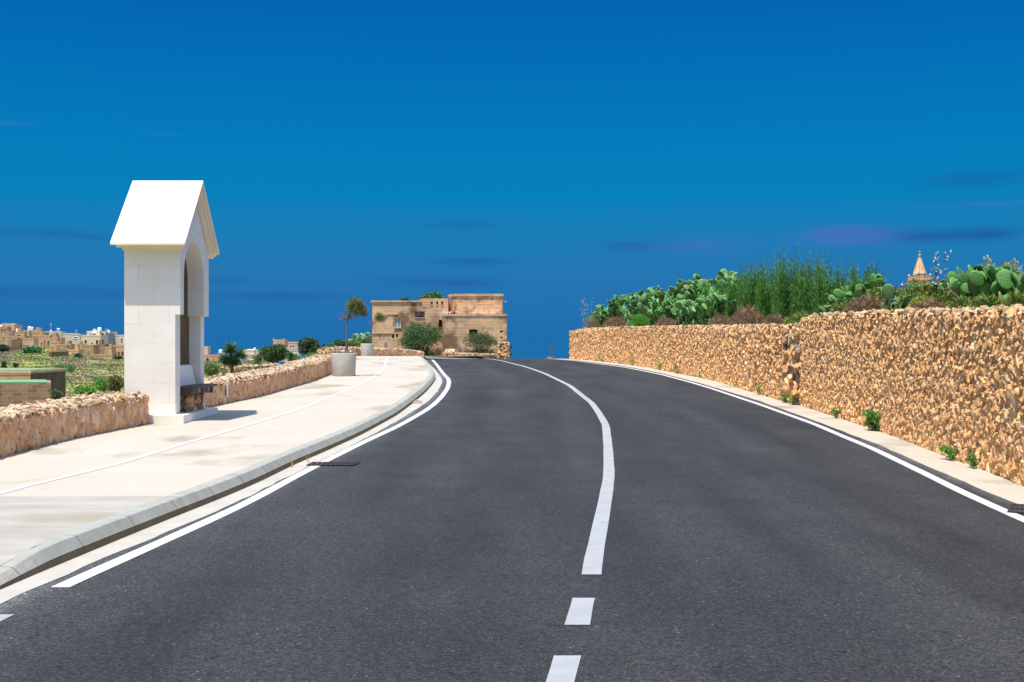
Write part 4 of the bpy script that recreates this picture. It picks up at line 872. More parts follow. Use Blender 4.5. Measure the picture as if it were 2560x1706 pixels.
def stalks(label, px, t, ytop, wpx, n, seed, heads=(.75, .72, .62), col=(.12, .09, .10)):
    r = np.random.default_rng(seed+70); x, y, z = bp(px, t); h = zof(ytop, y)-z; w = wpx*y/F; root = empty('dry_stalks', (x, y, z), label, 'plant', 'dry flower stalks'); st = MB(); fl = MB(); H_ = []
    for i in range(n):
        bx = x+r.uniform(-.5, .5)*w; H = h*r.uniform(.75, 1); b = np.array([bx, y+r.uniform(-.2, .2), z]); e = b+(r.normal()*.08*w-.03, 0, H); st.tube([b, b*.5+e*.5+(r.normal()*.02, 0, 0), e], [.007, .005, .003], 4, tuple(col), cap=False); H_.append(e)
        for _ in range(9):
            u = r.uniform(.35, .98); p = b*(1-u)+e*u; q = p+(r.normal()*.05, r.normal()*.04, r.uniform(.03, .1)); st.tube([p, q], [.003, .002], 3, tuple(col), cap=False); H_.append(q)
    H_ = np.array(H_); k = 3; C = np.repeat(H_, k, axis=0)+r.normal(size=(len(H_)*k, 3))*.008; leaves(fl, C, .035, palette(heads, len(C), .1, r), .8, r)
    st.build('stalk', M['twig'], root); fl.build('flower_heads', M['twig'], root)
stalks('tall dark flower stalks with pale heads right of the church spire', 2358, 1.5, 632, 36, 4, 1)
stalks('single pale headed flower stalk left of the church spire', 2256, 1.6, 692, 12, 1, 2, (.6, .62, .4))
stalks('pale umbrella-headed fennel stalks at the far left tip of the bank', 1470, 1.3, 745, 40, 9, 3, (.6, .64, .45), (.25, .28, .15))
stalks('thin fennel stalks with yellow heads behind the right cacti', 2500, 1.9, 645, 110, 12, 4, (.55, .50, .18), (.3, .3, .12))
# ground cover on the bank: one mass nobody could count
def ground_cover():
    r = np.random.default_rng(8); n = 17000; mb = MB(); y = 13+50*r.random(n)**1.0; t = r.uniform(.55, 4.2, n); x = XB(y)+t; z = np.array([top_z(v) for v in y])-.12+.10*np.minimum(t, 5)
    D = np.c_[r.normal(size=(n, 2))*.5, np.ones(n)]; h = r.uniform(.08, .28, n); blades(mb, np.c_[x, y, z], D, h, .016, palette((.13, .17, .05), n, .35, r, (.24, .16, .10), .5), .1, r=r)
    n = 9000; y = 13+50*r.random(n); t = r.uniform(.55, 1.2, n); x = XB(y)+t; z = np.array([top_z(v) for v in y])-.10
    leaves(mb, np.c_[x, y, z+r.uniform(0, .12, n)], .06, palette((.22, .15, .095), n, .35, r, (.11, .17, .05), .45), .35, r)
    tag(mb.build('bank_undergrowth', M['leaf']), 'mixed dry and green undergrowth covering the bank top', 'undergrowth', kind='stuff')
ground_cover()

# ------------------------------------------------------------------ weeds at the wall feet
WEEDS = [(2236,1078,.20,'largest green weed at the foot of the high right wall',700),(2034.6,1008,.13,'upright green weed at the foot of the high wall near its left end',200),(2141,1046,.12,'narrow green weed growing in a crack at the foot of the high right wall',160),
 (2424,1152,.15,'bushy green weed low on the right wall close to the camera',380),(2462,1172,.11,'flat green weed on the verge at the foot of the right wall, nearest the camera',200),(1497,905,.26,'small green weed at the wall foot farthest towards the crest',90),
 (1583,914,.24,'small green weed at the wall foot below the broom bush',90),(1655,926,.2,'small green weed at the foot of the lower wall, third from the crest',90),(1710,935,.22,'tallest weed at the foot of the lower right wall',120),
 (1760,946,.18,'thin dry weed at the foot of the lower right wall',90),(1905,988,.16,'weed at the foot of the lower right wall near the big quoin stones',90),(1992,1013,.16,'weed spreading at the foot of the wall step',160)]
for k, (px, py, s, lab, n) in enumerate(WEEDS):
    r = np.random.default_rng(k+500); x, y = solve(px, py); x = float(XB(y))-.06; root = empty('weed', (x, y, float(G(y))), lab, 'weed', 'weeds at the wall foot'); mb = MB()
    a = r.uniform(0, 6.28, n); q = np.sqrt(r.random(n)); ns = 7; sx, sy, sh = r.uniform(-.7, .1, ns)*s, r.uniform(-1.3, 1.3, ns)*s, s*r.uniform(.5, 2.2, ns); k = r.integers(0, ns, n); u = r.random(n)**.8; B = np.c_[x-.02+sx[k]*u+r.normal(size=n)*s*.13, y+sy[k]*u+r.normal(size=n)*s*.16, G(y)+.01+sh[k]*u*(1-.25*u)+r.random(n)*s*.15]
    leaves(mb, B, .045 if s < .2 else .06, palette((.10, .26, .04), n, .3, r, (.2, .33, .06)), .5, r, -.5); mb.build('leaves', M['leaf'], root)
r = np.random.default_rng(77); x, y = solve(604, 996, GP); root = empty('weed', (x, y, float(GP(y))), 'green weed at the foot of the left wall just past the shelter', 'weed', 'weeds at the wall foot'); mb = MB(); n = 240
leaves(mb, np.c_[x+r.normal(size=n)*.06, y+r.normal(size=n)*.12, GP(y)+r.uniform(0, .12, n)], .04, palette((.13, .26, .05), n, .3, r), .5, r, -.5); mb.build('leaves', M['leaf'], root)

# ------------------------------------------------------------------ small street things
def grate(pts, label, n=9, name='drain_grate'):
    P = [np.array((*solve(*p), 0.)) for p in pts]; zg = float(G(P[0][1]))+.0085
    for p in P: p[2] = zg
    root = empty(name, tuple(P[0]), label, 'drain'); mb = MB(); A, B, C, D = P
    def quad(u0, u1, v0, v1, z0, z1, mb):
        f = lambda u, v: (A*(1-u)+B*u)*(1-v)+(D*(1-u)+C*u)*v
        q = [f(u0, v0), f(u1, v0), f(u1, v1), f(u0, v1)]; V = [p+(0, 0, z0) for p in q]+[p+(0, 0, z1) for p in q]; mb.add(V, [(0,1,2,3),(4,5,6,7),(0,1,5,4),(1,2,6,5),(2,3,7,6),(3,0,4,7)])
    quad(0, 1, 0, 1, -.0035, -.002, mb); mb.build('pit', M['dark'], root); mb = MB()
    for a_ in ((0, 1, 0, .07), (0, 1, .93, 1), (0, .03, .071, .929), (.97, 1, .071, .929)): quad(*a_, 0, .008, mb)
    for i in range(n): u = .05+.92*i/n; quad(u, u+.055, .072, .928, 0, .006, mb)
    quad(.031, .969, .46, .54, .0065, .009, mb)
    mb.build('bars', M['rust'], root)
grate([(765, 1166), (885, 1166), (902, 1157.5), (782, 1157.5)], 'rusty iron drain grate lying under the left edge line', 9)
grate([(2518, 1283), (2600, 1290), (2585, 1266), (2528, 1264)], 'rusty drain cover at the right edge of the asphalt, nearest the camera', 6)
def inlet():
    x, y = solve(1043.5, 1010); z = float(G(y)); root = empty('inlet_stone', (x, y, z), 'small white half-round stone drain spout at the foot of the kerb', 'drain'); mb = MB()
    n = 10; V = [(x+.11*math.cos(math.pi*i/n), z+.004+.09*math.sin(math.pi*i/n)) for i in range(n+1)]; mb.prism(V, 'y', y, y+.12, (1.5, 1.4, 1.25)); mb.build('spout', M['gutter'], root)
inlet()
def straw(px, py, label, seed):
    r = np.random.default_rng(seed); x, y = solve(px, py); root = empty('dry_grass', (x, y, float(G(y))), label, 'grass'); mb = MB(); k = 5
    blades(mb, np.tile((x, y, float(G(y))+.004), (k, 1))+r.normal(size=(k, 3))*(.01, .01, 0), np.c_[r.normal(size=k)*.25-.1, r.normal(size=k)*.2, np.ones(k)], r.uniform(.05, .14, k), .008, palette((.55, .38, .18), k, .2, r), r=r); mb.build('stalk', M['twig'], root)
straw(771, 1158, 'dry straw stalk sticking up at the drain grate', 1); straw(732, 1170, 'short dry straw at the kerb foot left of the drain grate', 2)
def marker():
    x, y = solve(561, 1009, GP); x = float(XWM(y))+.07; root = empty('utility_frame', (x, y, GP(y)+.06), 'narrow grey concrete frame set in the low wall just past the shelter bench', 'utility box'); mb = MB(); z0, z1 = zof(993, y), zof(957, y)
    mb.box(x-.05, x, y-.09, y-.06, z0, z1); mb.box(x-.05, x, y+.06, y+.09, z0, z1); mb.box(x-.05, x, y-.058, y+.058, z0, z0+.03); mb.box(x-.05, x, y-.058, y+.058, z0+.19, z0+.21); mb.box(x-.05, x-.012, y-.058, y+.058, z0+.212, z1); mb.build('frame', M['planter'], root)
    mb = MB(); mb.box(x-.06, x-.03, y-.058, y+.058, z0+.031, z0+.189); mb.build('recess', M['dark'], root)
marker()

# ------------------------------------------------------------------ farmhouse
def farmhouse():
    Y = 110.; s = Y/F; X = lambda px: (px-CX)*s; Z = lambda py: EYE+(CY-py)*s
    root = empty('farmhouse', (X(1095), Y+3, .2), 'old flat-roofed stone farmhouse with an upper room, standing at the end of the road', 'house'); zb = -.3
    def holes(mb, x0, x1, y, z0, z1, hs, depth=.35, c=(1, 1, 1)):
        """front wall plane with recessed rectangular holes"""
        xs = sorted({x0, x1, *[h[0] for h in hs], *[h[1] for h in hs]}); zs = sorted({z0, z1, *[h[2] for h in hs], *[h[3] for h in hs]})
        for i in range(len(xs)-1):
            for j in range(len(zs)-1):
                mx, mz = (xs[i]+xs[i+1])/2, (zs[j]+zs[j+1])/2
                if any(h[0] < mx < h[1] and h[2] < mz < h[3] for h in hs): continue
                mb.poly([(xs[i], y, zs[j]), (xs[i+1], y, zs[j]), (xs[i+1], y, zs[j+1]), (xs[i], y, zs[j+1])], c)
        for a, b, c0, d in hs:
            for q in ([(a, y, c0), (a, y+depth, c0), (a, y+depth, d), (a, y, d)], [(b, y, c0), (b, y+depth, c0), (b, y+depth, d), (b, y, d)], [(a, y, c0), (b, y, c0), (b, y+depth, c0), (a, y+depth, c0)], [(a, y, d), (b, y, d), (b, y+depth, d), (a, y+depth, d)]): mb.poly(q, c)
    W1 = (X(986.6), X(1001.7), Z(819.3), Z(798.8)); W2 = (X(1037.5), X(1061.8), Z(794), Z(779)); D3 = (X(1097), X(1105), Z(818), Z(800)); niches = [(X(p-2.3), X(p+2.3), Z(762), Z(754)) for p in (1079.5, 1092.7, 1105.5)]
    slits = [(X(948.5), X(950.5), Z(848), Z(836)), (X(980), X(985), Z(846), Z(837)), (X(990), X(995), Z(843), Z(835)), (X(957.5), X(960), Z(847.5), Z(845.5)), (X(970), X(972), Z(847.5), Z(845.5)), (X(1043), X(1049), Z(803), Z(799.5))]
    mb = MB(); x0, x1 = X(930.5), X(1120); zt = Z(752.5); zt2 = Z(746.5); xm = X(1054)
    holes(mb, x0, xm, Y, zb, zt, [W1, slits[0], slits[1], slits[2], slits[3], slits[4], (W2[0], xm, W2[2], W2[3])])
    holes(mb, xm, x1, Y, zb, zt2, [(xm, W2[1], W2[2], W2[3]), D3]+niches)
    mb.box(x0, x1, Y+.36, Y+6, zb, zt-.003); mb.poly([(x0, Y, zb), (x0, Y+.36, zb), (x0, Y+.36, zt), (x0, Y, zt)], (1, 1, 1)); mb.poly([(x0, Y, zt), (xm, Y, zt), (xm, Y+.36, zt), (x0, Y+.36, zt)])
    mb.box(xm, x1, Y+.001, Y+.4, zt+.001, zt2); mb.box(X(1048), xm-.001, Y+.01, Y+.4, zt+.001, Z(749))
    mb.build('wall', M['farm'], root)
    mb = MB(); mb.box(x0-.12, xm, Y-.09, Y-.003, Z(756), zt+.03); mb.box(x0-.12, x0-.003, Y-.003, Y+6, Z(756), zt+.03); mb.build('cornice', M['farm_pale'], root)
    mb = MB(); mb.box(x0-.02, X(985), Y-.07, Y-.003, Z(834.5), Z(832)); 
    for i in range(7): px = 936+i*7; mb.prism([(X(px), Z(834.6)), (X(px+4), Z(834.6)), (X(px+2), Z(838))], 'y', Y-.05, Y-.003)
    mb.prism([(X(932.5), Z(832)+.003), (X(937.5), Z(832)+.003), (X(935), Z(826))], 'y', Y-.05, Y-.003)
    mb.build('string_course', M['farm_pale'], root)
    mb = MB(); mb.box(X(936), X(968), Y-.06, Y-.003, Z(791), Z(789)); mb.build('ledge', M['farm_pale'], root)
    mb = MB(); mb.box(X(960), X(996), Y-.05, Y-.003, Z(787), Z(785)); mb.build('ledge', M['farm_pale'], root)
    # windows
    a, b, c, d = W1; w = MB(); w.box(a, a+.05, Y+.1, Y+.16, c, d); w.box(b-.05, b, Y+.1, Y+.16, c, d); w.box((a+b)/2-.02, (a+b)/2+.02, Y+.1, Y+.16, c, d); w.box(a, b, Y+.099, Y+.161, (c+d)/2-.02, (c+d)/2+.02); wo = w.build('window', M['plain'], root)
    g = MB(); g.box(a, b, Y+.165, Y+.2, c, d, (3.2, 2.9, 2.7)); g.build('pane', M['glass'], wo); g = MB(); g.box(a-.05, b+.05, Y-.08, Y-.003, c-.09, c-.005); g.build('sill', M['farm_pale'], wo)
    a, b, c, d = W2; w = MB(); w.box(a, b, Y+.2, Y+.26, c, d, (.34, .26, .25)); wo = w.build('window', M['plain'], root); g = MB(); g.box(a-.02, b+.02, Y-.06, Y-.003, c-.07, c-.003); g.build('sill', M['farm_pale'], wo)
    r = np.random.default_rng(2); g = MB()
    for i in range(9): u = a+(b-a)*(i+.5)/9; g.box(u-.03, u+.03, Y+.12, Y+.19, c, c+(d-c)*r.uniform(.15, .5), (.08, .06, .07))
    g.build('clutter', M['plain'], wo)
    w = MB(); w.box(D3[0], D3[1], Y+.3, Y+.34, D3[2], D3[3]); w.build('door', M['dark'], root)
    for h in slits: w = MB(); w.box(h[0], h[1], Y+.32, Y+.35, h[2], h[3]); w.build('vent_hole', M['dark'], root)
    for h in niches: w = MB(); w.box(h[0]-.04, h[1]+.04, Y-.04, Y-.003, h[2]-.10, h[2]-.003); w.build('ledge', M['farm_pale'], root)
    w = MB(); w.box(X(961), X(967), Y-.10, Y-.003, Z(867), Z(856.5), (.25, .25, .28)); w.build('meter_box', M['plain'], root)
    # forward right block
    Yb = Y-2.2; sb = Yb/F; Xb = lambda px: (px-CX)*sb; Zb = lambda py: EYE+(CY-py)*sb
    mb = MB(); hw = (Xb(1173), Xb(1193.5), Zb(846), Zb(824)); x0, x1, zt = Xb(1106.5), Xb(1266.5), Zb(786.5)
    hs2 = [hw, (Xb(1250), Xb(1257), Zb(831.5), Zb(827)), (Xb(1250), Xb(1256), Zb(846), Zb(842.5))]
    holes(mb, x0, x1, Yb, zb, zt, hs2); mb.poly([(x0, Yb, zb), (x0, Y-.003, zb), (x0, Y-.003, zt), (x0, Yb, zt)]); mb.box(x0+.05, x1, Yb+.36, Y+5.9, zb, zt-.012); mb.poly([(x1, Yb, zb), (x1, Yb+.36, zb), (x1, Yb+.36, zt), (x1, Yb, zt)]); mb.poly([(x0, Yb, zt), (x1, Yb, zt), (x1, Y, zt), (x0, Y, zt)]); mb.build('wall', M['farm'], root)
    w = MB(); w.box(hw[0], hw[1], Yb+.3, Yb+.34, hw[2], hw[3]); w.build('window', M['dark'], root)
    for h in hs2[1:]: w = MB(); w.box(h[0], h[1], Yb+.3, Yb+.34, h[2], h[3], (1, 1, 1)); w.build('vent_hole', M['dark'], root)
    mb = MB(); mb.box(x0-.3, x1+.02, Yb-.05, Yb-.003, Zb(791), zt+.04); mb.box(Xb(1104.5), x0-.003, Yb-.03, Y-.01, Zb(800), Zb(787.5)); mb.build('parapet', M['farm_pale'], root)
    # upper room with canted left corner
    Yu = Y+.2; X3 = lambda px: (px-CX)*Yu/F; Z3 = lambda py: EYE+(CY-py)*Yu/F
    xa, xb_, xc = X3(1120.5), X3(1143.5), X3(1256.5); zlo = zt+.001; zhi = Z3(741)
    mb = MB(); pts = [(xa, Yu+1.6), (xb_, Yu), (xc, Yu), (xc, Yu+4.5), (xa, Yu+4.5)]; mb.prism(pts, 'z', zlo, zhi); mb.build('upper_room', M['farm'], root)
    mb = MB(); e = .09; mb.prism([(xa-e, Yu+1.6-e), (xb_-.03, Yu-e), (xc+e, Yu-e), (xc+e, Yu+4.5), (xa-e, Yu+4.5)], 'z', zhi+.001, Z3(735)); mb.build('parapet', M['farm_pale'], root)
    mb = MB(); mb.tube([(xc+.001, Yu+.4, Z3(754.5)), (xc+.33, Yu+.4, Z3(754.5))], .07, 8); mb.build('water_spout', M['farm_pale'], root)
    mb = MB(); mb.box(X3(1107), X3(1258), Yu-.6, Yu-.02, zlo+.006, zlo+.05, (.95, .85, .75)); mb.build('roof_edge', M['plain'], root)
farmhouse()
r = np.random.default_rng(31); x0, _, _ = at(1128, 0, 108.2); pots = MB(); zz = zof(786, 108.2)+.02
for k, (px, c) in enumerate([(1125, (.8, .7, .6)), (1131, (.5, .15, .12)), (1136, (.10, .06, .06)), (1141, (.7, .3, .2)), (1110, (.75, .68, .55))]):
    xx = at(px, 0, 108.3)[0]; root = empty('flower_pot', (xx, 108.3, zz), ['pale rounded pot on the farmhouse roof edge, left of the red one', 'dark red pot on the farmhouse roof edge', 'blackish pot on the farmhouse roof edge', 'terracotta pot on the farmhouse roof edge, rightmost', 'cream finial-like pot alone on the farmhouse wall corner'][k], 'pot', 'pots on the farmhouse roof'); mb = MB()
    mb.lathe([(.06, zz), (.10, zz+.08), (.11, zz+.16), (.07, zz+.2), (.001, zz+.2)], xx, 108.3, 10, c); mb.build('pot', M['plain'], root)
# bushes and trees round the house
def tp(px, y): x = (px-CX)*y/F; return x, y, float(terrain_z(x, y))
def px_tree(label, x0, x1, yt, yb, y, n, size, base, alt=None, seed=0, fn=tree, **k):
    c = at((x0+x1)/2, (yt+yb)/2, y); rx = (x1-x0)/2*y/F; rz = (yb-yt)/2*y/F; zb = min(tp((x0+x1)/2, y)[2], zof(yb, y))
    if fn is tree: return tree(label, 'tree', c, rx, min(rx, 2.5), rz, zb, n, size, base, alt, seed=seed, **k)
    return shrub(label, c, rx, min(rx, 2.2), rz, n, size, base, alt, seed=seed, zb=zof(yb, y)-.3, **k)
px_tree('large dark green oleander bush hiding the middle of the farmhouse front', 990, 1112, 797, 897, 97, 15000, .15, (.055, .125, .035), (.10, .20, .06), 1, fn=shrub, aspect=.3, nl=16, shell=.7)
px_tree('grey-green olive bush in front of the right half of the farmhouse', 1152, 1246, 826, 886, 88, 9000, .13, (.085, .125, .05), (.16, .20, .09), 2, fn=shrub, aspect=.25, nl=12)
px_tree('bright green tree crown rising behind the farmhouse roof', 1030, 1116, 725, 790, 126, 7000, .22, (.07, .17, .04), (.10, .24, .05), 3, trunk_r=.15)
px_tree('small tree top showing just above the left part of the farmhouse roof', 999, 1022, 742, 775, 124, 1500, .18, (.07, .16, .04), (.09, .2, .05), 4, trunk_r=.1)
px_tree('tiny shrub peeping out right of the stone pier', 1268, 1283, 861, 875, 79, 500, .07, (.07, .13, .05), None, 5, fn=shrub)
# left side behind the low wall
px_tree('large dark round-headed tree behind the old dry-stone wall, left of the salmon building', 640, 722, 856, 912, 130, 9000, .24, (.055, .12, .04), (.11, .18, .07), 6, trunk_r=.14, nl=12, name='carob_tree')
px_tree('smaller dark tree left of the first planter, right of the salmon building', 745, 800, 840, 896, 110, 6500, .18, (.06, .11, .045), (.12, .16, .07), 7, trunk_r=.12, nl=11, name='carob_tree')
for k, (x0, x1, yt, yb, y, lab, col) in enumerate([
  (626, 660, 885, 912, 126, 'green shrub at the left foot of the large dark tree', (.07, .15, .05)), (712, 752, 884, 912, 105, 'pale green shrub between the two dark trees', (.13, .22, .07)), (722, 732, 880, 900, 104, 'upright green sapling between the two dark trees', (.09, .18, .06)),
  (760, 800, 880, 903, 92, 'light green shrub below the smaller dark tree', (.13, .20, .06)), (792, 832, 866, 890, 88, 'olive-green shrub left of the end of the curved far wall', (.14, .18, .06)), (830, 872, 845, 872, 100, 'round dark bush on the slope behind the nearest olive tree', (.07, .14, .045)),
  (812, 842, 858, 880, 98, 'low green bush left of the round dark bush on the slope', (.09, .17, .05)), (862, 905, 850, 876, 92, 'grassy green bush behind the second planter', (.13, .20, .05)), (895, 935, 842, 874, 99, 'green bush against the left corner of the farmhouse', (.11, .18, .05)),
  (505, 556, 905, 946, 52, 'loose green shrub right behind the shelter', (.14, .20, .06)), (214, 305, 940, 985, 46, 'bright green fig bush behind the left foreground wall', (.10, .24, .03)), (186, 240, 962, 1000, 44, 'lower bright green shoots left of the fig bush', (.12, .27, .04)),
  (268, 312, 935, 990, 40, 'brownish green weeds against the left side of the shelter', (.15, .16, .06)), (128, 158, 975, 1002, 38, 'grey-green creeper between the two roofed sheds', (.13, .17, .09))]):
    px_tree(lab, x0, x1, yt, yb, y, 2600 if y > 60 else 4200, .12 if y > 60 else .075, col, tuple(min(1, c*1.5) for c in col), 20+k, fn=shrub, group='shrubs behind the left wall')
c = at(809.5, 0, 150)[0]
tree('tiny dark cypress on the skyline left of the nearest olive tree', 'tree', (c, 150, zof(865, 150)), .12, .12, .28, -.3, 500, .08, (.03, .06, .03), None, .03, 44, name='cypress_tree', nl=3)
def slope_cactus(px, yt, y, w, h, n, label, seed):
    x = (px-CX)*y/F; zt_ = zof(yt, y); cactus(label, (x, y, zt_-h), w, h, .42, n, seed, col=(.24, .36, .20), group='prickly pears on the left slope', d=1.)
slope_cactus(895, 834, 101, 1.5, 1.1, 40, 'pale prickly pear on the slope left of the farmhouse', 71); slope_cactus(918, 830, 103, 1.0, 1.2, 30, 'prickly pear touching the left corner of the farmhouse', 72); slope_cactus(868, 848, 104, .9, .7, 22, 'lowest pale prickly pear on the slope left of the farmhouse', 73)
def yucca():
    y = 62.; r = np.random.default_rng(12); bx = at(579, 0, y)[0]; zb = zof(945, y); root = empty('yucca', (bx, y, zb), 'dark spiky yucca with several leaf heads behind the low wall, right of the shelter', 'tree'); tr = MB(); lf = MB()
    fork = np.array([bx, y, zof(905, y)]); tr.tube([(bx+.06, y, zb-.4), (bx+.02, y, zof(920, y)), fork], [.14, .10, .08], 8)
    for (px, py, R_, n) in ((577, 861, .44, 260), (602, 876, .38, 200), (561, 886, .34, 170), (574, 890, .40, 200), (588, 893, .38, 180)):
        h = np.array(at(px, py, y))+np.array([0, r.uniform(-.15, .15), -.1]); tr.tube([fork, fork*.5+h*.5+(0, 0, -.05), h], [.07, .06, .05], 7)
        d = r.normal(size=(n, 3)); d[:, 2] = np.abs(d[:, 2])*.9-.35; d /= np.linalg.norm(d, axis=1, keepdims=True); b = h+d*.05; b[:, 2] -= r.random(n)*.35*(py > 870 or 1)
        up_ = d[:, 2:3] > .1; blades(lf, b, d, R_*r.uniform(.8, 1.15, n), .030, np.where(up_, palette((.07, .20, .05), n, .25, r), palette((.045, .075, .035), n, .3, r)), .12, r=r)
    tr.build('trunk', M['bark'], root, smooth=True); lf.build('leaves', M['leaf'], root)
yucca()
def dry_wall(x0, x1, y0t, y1t, y, lab, h=.9, w=.22, hh=.16, pal=None, seed=0):
    a, b = at(x0, 0, y), at(x1, 0, y+4); P = simple_path(a, b, (zof(y0t, y)-h, zof(y0t, y)), (zof(y1t, y+4)-h, zof(y1t, y+4))); mb = MB(); root = empty('dry_stone_wall', (a[0], a[1], P[0][2]), lab, 'wall'); core(mb, P, 1, .05, .5); mb.build('wall_core', M['core'], root)
    mb = MB(); face(mb, P, 1, w, hh, .1, pal or PALE+WARM[:2], 1, seed, .2); mb.build('rubble_facing', M['stone'], root); mb = MB(); coping(mb, P, 1, .5, seed+1, sz=.2); mb.build('coping', M['stone_top'], root)
dry_wall(588, 700, 917, 912, 66, 'old tumbled dry-stone wall just beyond the low pavement wall, right of the yucca', seed=5)
dry_wall(553, 576, 919, 921, 70, 'short pale piece of dry-stone wall left of the yucca trunk', h=1.1, w=.3, hh=.25, seed=6)
dry_wall(225, 310, 908, 909, 225, 'long low field wall below the village, left of the shelter', h=1.6, w=.7, hh=.5, seed=7)

# ------------------------------------------------------------------ roofed sheds in the valley
def sheds():
    Y = 40.; zt_ = zof(958.5, Y); x0, x1 = at(-260, 0, Y)[0], at(127.5, 0, Y)[0]; zb = -2.6; root = empty('stone_shed', ((x0+x1)/2, Y, zb), 'low stone block shed with a bright green roof, nearest behind the left wall', 'shed')
    xe = x1*43.1/40.; mb = MB(); mb.prism([(x0, Y), (x1, Y), (xe-.02, Y+3.1), (x0, Y+3.1)], 'z', zb, zt_); mb.build('wall', M['shed'], root); mb = MB(); mb.prism([(x0+.05, Y+.1), (x1-.12, Y+.1), (xe-.15, Y+3.0), (x0+.05, Y+3.0)], 'z', zt_+.003, zt_+.03); mb.build('roof', M['felt'], root)
    Y = 50.; zt_ = zof(927, Y); xc = at(76.8, 0, Y)[0]; d = 3.9; x0 = at(-260, 0, Y)[0]; root = empty('stone_shed', ((x0+xc)/2, Y, zb), 'taller square shed with faded green flat roof and dark side wall, behind the near shed', 'shed')
    mb = MB(); mb.box(x0, xc-.02, Y, Y+d, zb-.4, zt_-.12, (.8, .78, .75)); mb.build('wall', M['farm'], root); mb = MB(); mb.box(xc-.019, xc, Y+.001, Y+d, zb-.4, zt_-.121); tag(mb.build('side_wall', M['shaded_wall'], root), 'stained side wall with shade in its colour'); mb = MB(); mb.box(x0-.02, xc+.01, Y-.012, Y+d+.01, zt_-.118, zt_); mb.build('cornice', M['farm'], root)  # side turned from the sun is coloured darker, shade and stains together
    mb = MB(); mb.box(x0, xc-.1, Y+.05, Y+d-.05, zt_+.003, zt_+.03, (1.2, 1.0, 1.15)); mb.build('roof', M['felt'], root); mb = MB(); mb.box(x0, xc, Y-.014, Y-.003, zof(938, Y), zof(936.5, Y)); mb.build('ledge', M['farm_pale'], root)
sheds()

# ------------------------------------------------------------------ village
def bld(x0, xc, x1, yt, yb, y, label, mat='town', c=(1, 1, 1), wins=(), doors=(), arch=(), name='village_house', top=None, side=None, par=True, wc=(1, 1, 1), group='houses of the village on the far ridge'):
    X0, XC_ = at(x0, 0, y)[0], at(xc, 0, y)[0]; d = y*((xc-CX)/(x1-CX)-1) if x1 > xc else 8.; d = max(d, 3.); zt_, zb = zof(yt, y), zof(yb, y)-2.5
    root = empty(name, ((X0+XC_)/2, y+d/2, zb), label, 'house', group); mb = MB(); mb.box(X0, XC_, y, y+d, zb, zt_, c); 
    w_ = mb.build('wall', M[mat], root)
    if side: mb = MB(); mb.box(XC_+.003, XC_+.03, y+.02, y+d, zb, zt_-.05, side); mb.build('side_wall', M['plain'], root)
    if par: mb = MB(); mb.box(X0-.04, XC_+.04, y-.04, y+.25, zt_+.002, zt_+.38, tuple(q*1.03 for q in c)); mb.box(XC_-.25, XC_+.04, y+.252, y+d, zt_+.002, zt_+.38, c); mb.build('parapet', M[mat], root)
    def opening(nm, a, b, ta, tb, mt, cc=(1, 1, 1), rnd=False):
        xa, xb_, za, zb_ = at(a, 0, y)[0], at(b, 0, y)[0], zof(tb, y), zof(ta, y); mb = MB(); mb.box(xa-.12, xb_+.12, y-.09, y-.003, za-.15, za-.02, tuple(q*1.1 for q in wc)); mb.box(xa-.12, xa, y-.07, y-.003, za, zb_, wc); mb.box(xb_, xb_+.12, y-.07, y-.003, za, zb_, wc)
        if not rnd: mb.box(xa-.12, xb_+.12, y-.07, y-.003, zb_+.003, zb_+.15, wc)
        else:
            n = 8; cxm = (xa+xb_)/2; rr = (xb_-xa)/2
            for i in range(n):
                a0, a1 = math.pi*i/n, math.pi*(i+1)/n; mb.prism([(cxm+rr*math.cos(a0), zb_+rr*math.sin(a0)), (cxm+(rr+.15)*math.cos(a0), zb_+(rr+.15)*math.sin(a0)), (cxm+(rr+.15)*math.cos(a1), zb_+(rr+.15)*math.sin(a1)), (cxm+rr*math.cos(a1), zb_+rr*math.sin(a1))], 'y', y-.07, y-.003, wc)
        o = mb.build(nm, M['plain'] if mat == 'plain' else M['farm_pale'], root); mb = MB(); mb.box(xa, xb_, y-.03, y-.002, za, zb_, cc)
        if rnd: mb.prism([(cxm+rr*math.cos(math.pi*i/8), zb_+.001+rr*math.sin(math.pi*i/8)) for i in range(9)], 'y', y-.03, y-.002, cc)
        mb.build('pane', M[mt], o)
    for q in wins: opening('window', *q[:4], q[4] if len(q) > 4 else 'dark', q[5] if len(q) > 5 else (1, 1, 1))
    for q in doors: opening('door', *q[:4], q[4] if len(q) > 4 else 'dark', q[5] if len(q) > 5 else (1, 1, 1))
    for q in arch: opening('window', *q[:4], 'dark', (1, 1, 1), True)
    hr = random.Random(int(x0*13+yt*7)); wpx = xc-x0
    if mat == 'town' and wpx > 9 and not arch:
        for k in range(max(1, int(wpx//9))):
            a = x0+2+hr.random()*(wpx-6); ta = yt+2.5+hr.random()*max(.5, min(yb-yt, 18)-9)
            if any(abs(a-q[0]) < 6 for q in list(wins)+list(doors)): continue
            if hr.random() < .65: opening('window', a, a+1.6, ta, ta+2.4+hr.random()*1.5, 'dark')
            else: opening('door', a, a+2., ta, ta+4.6, 'plain', (hr.uniform(.08, .35), hr.uniform(.07, .16), hr.uniform(.05, .12)))
        if hr.random() < .75 and yt > 828:
            u = X0+(XC_-X0)*hr.uniform(.05, .5); v = u+(XC_-X0)*hr.uniform(.2, .4); t = hr.uniform(.65, 1.15)
            mb = MB(); mb.box(u, v, y+1, y+1+min(3, d*.5), zt_+.002, zt_+hr.uniform(.9, 1.8), tuple(q*t for q in c)); mb.build('roof_room', M[mat], root)
    return root
SA = (1.12, .95, .86); CR = (.66, .60, .46); WH = (.60, .58, .54)
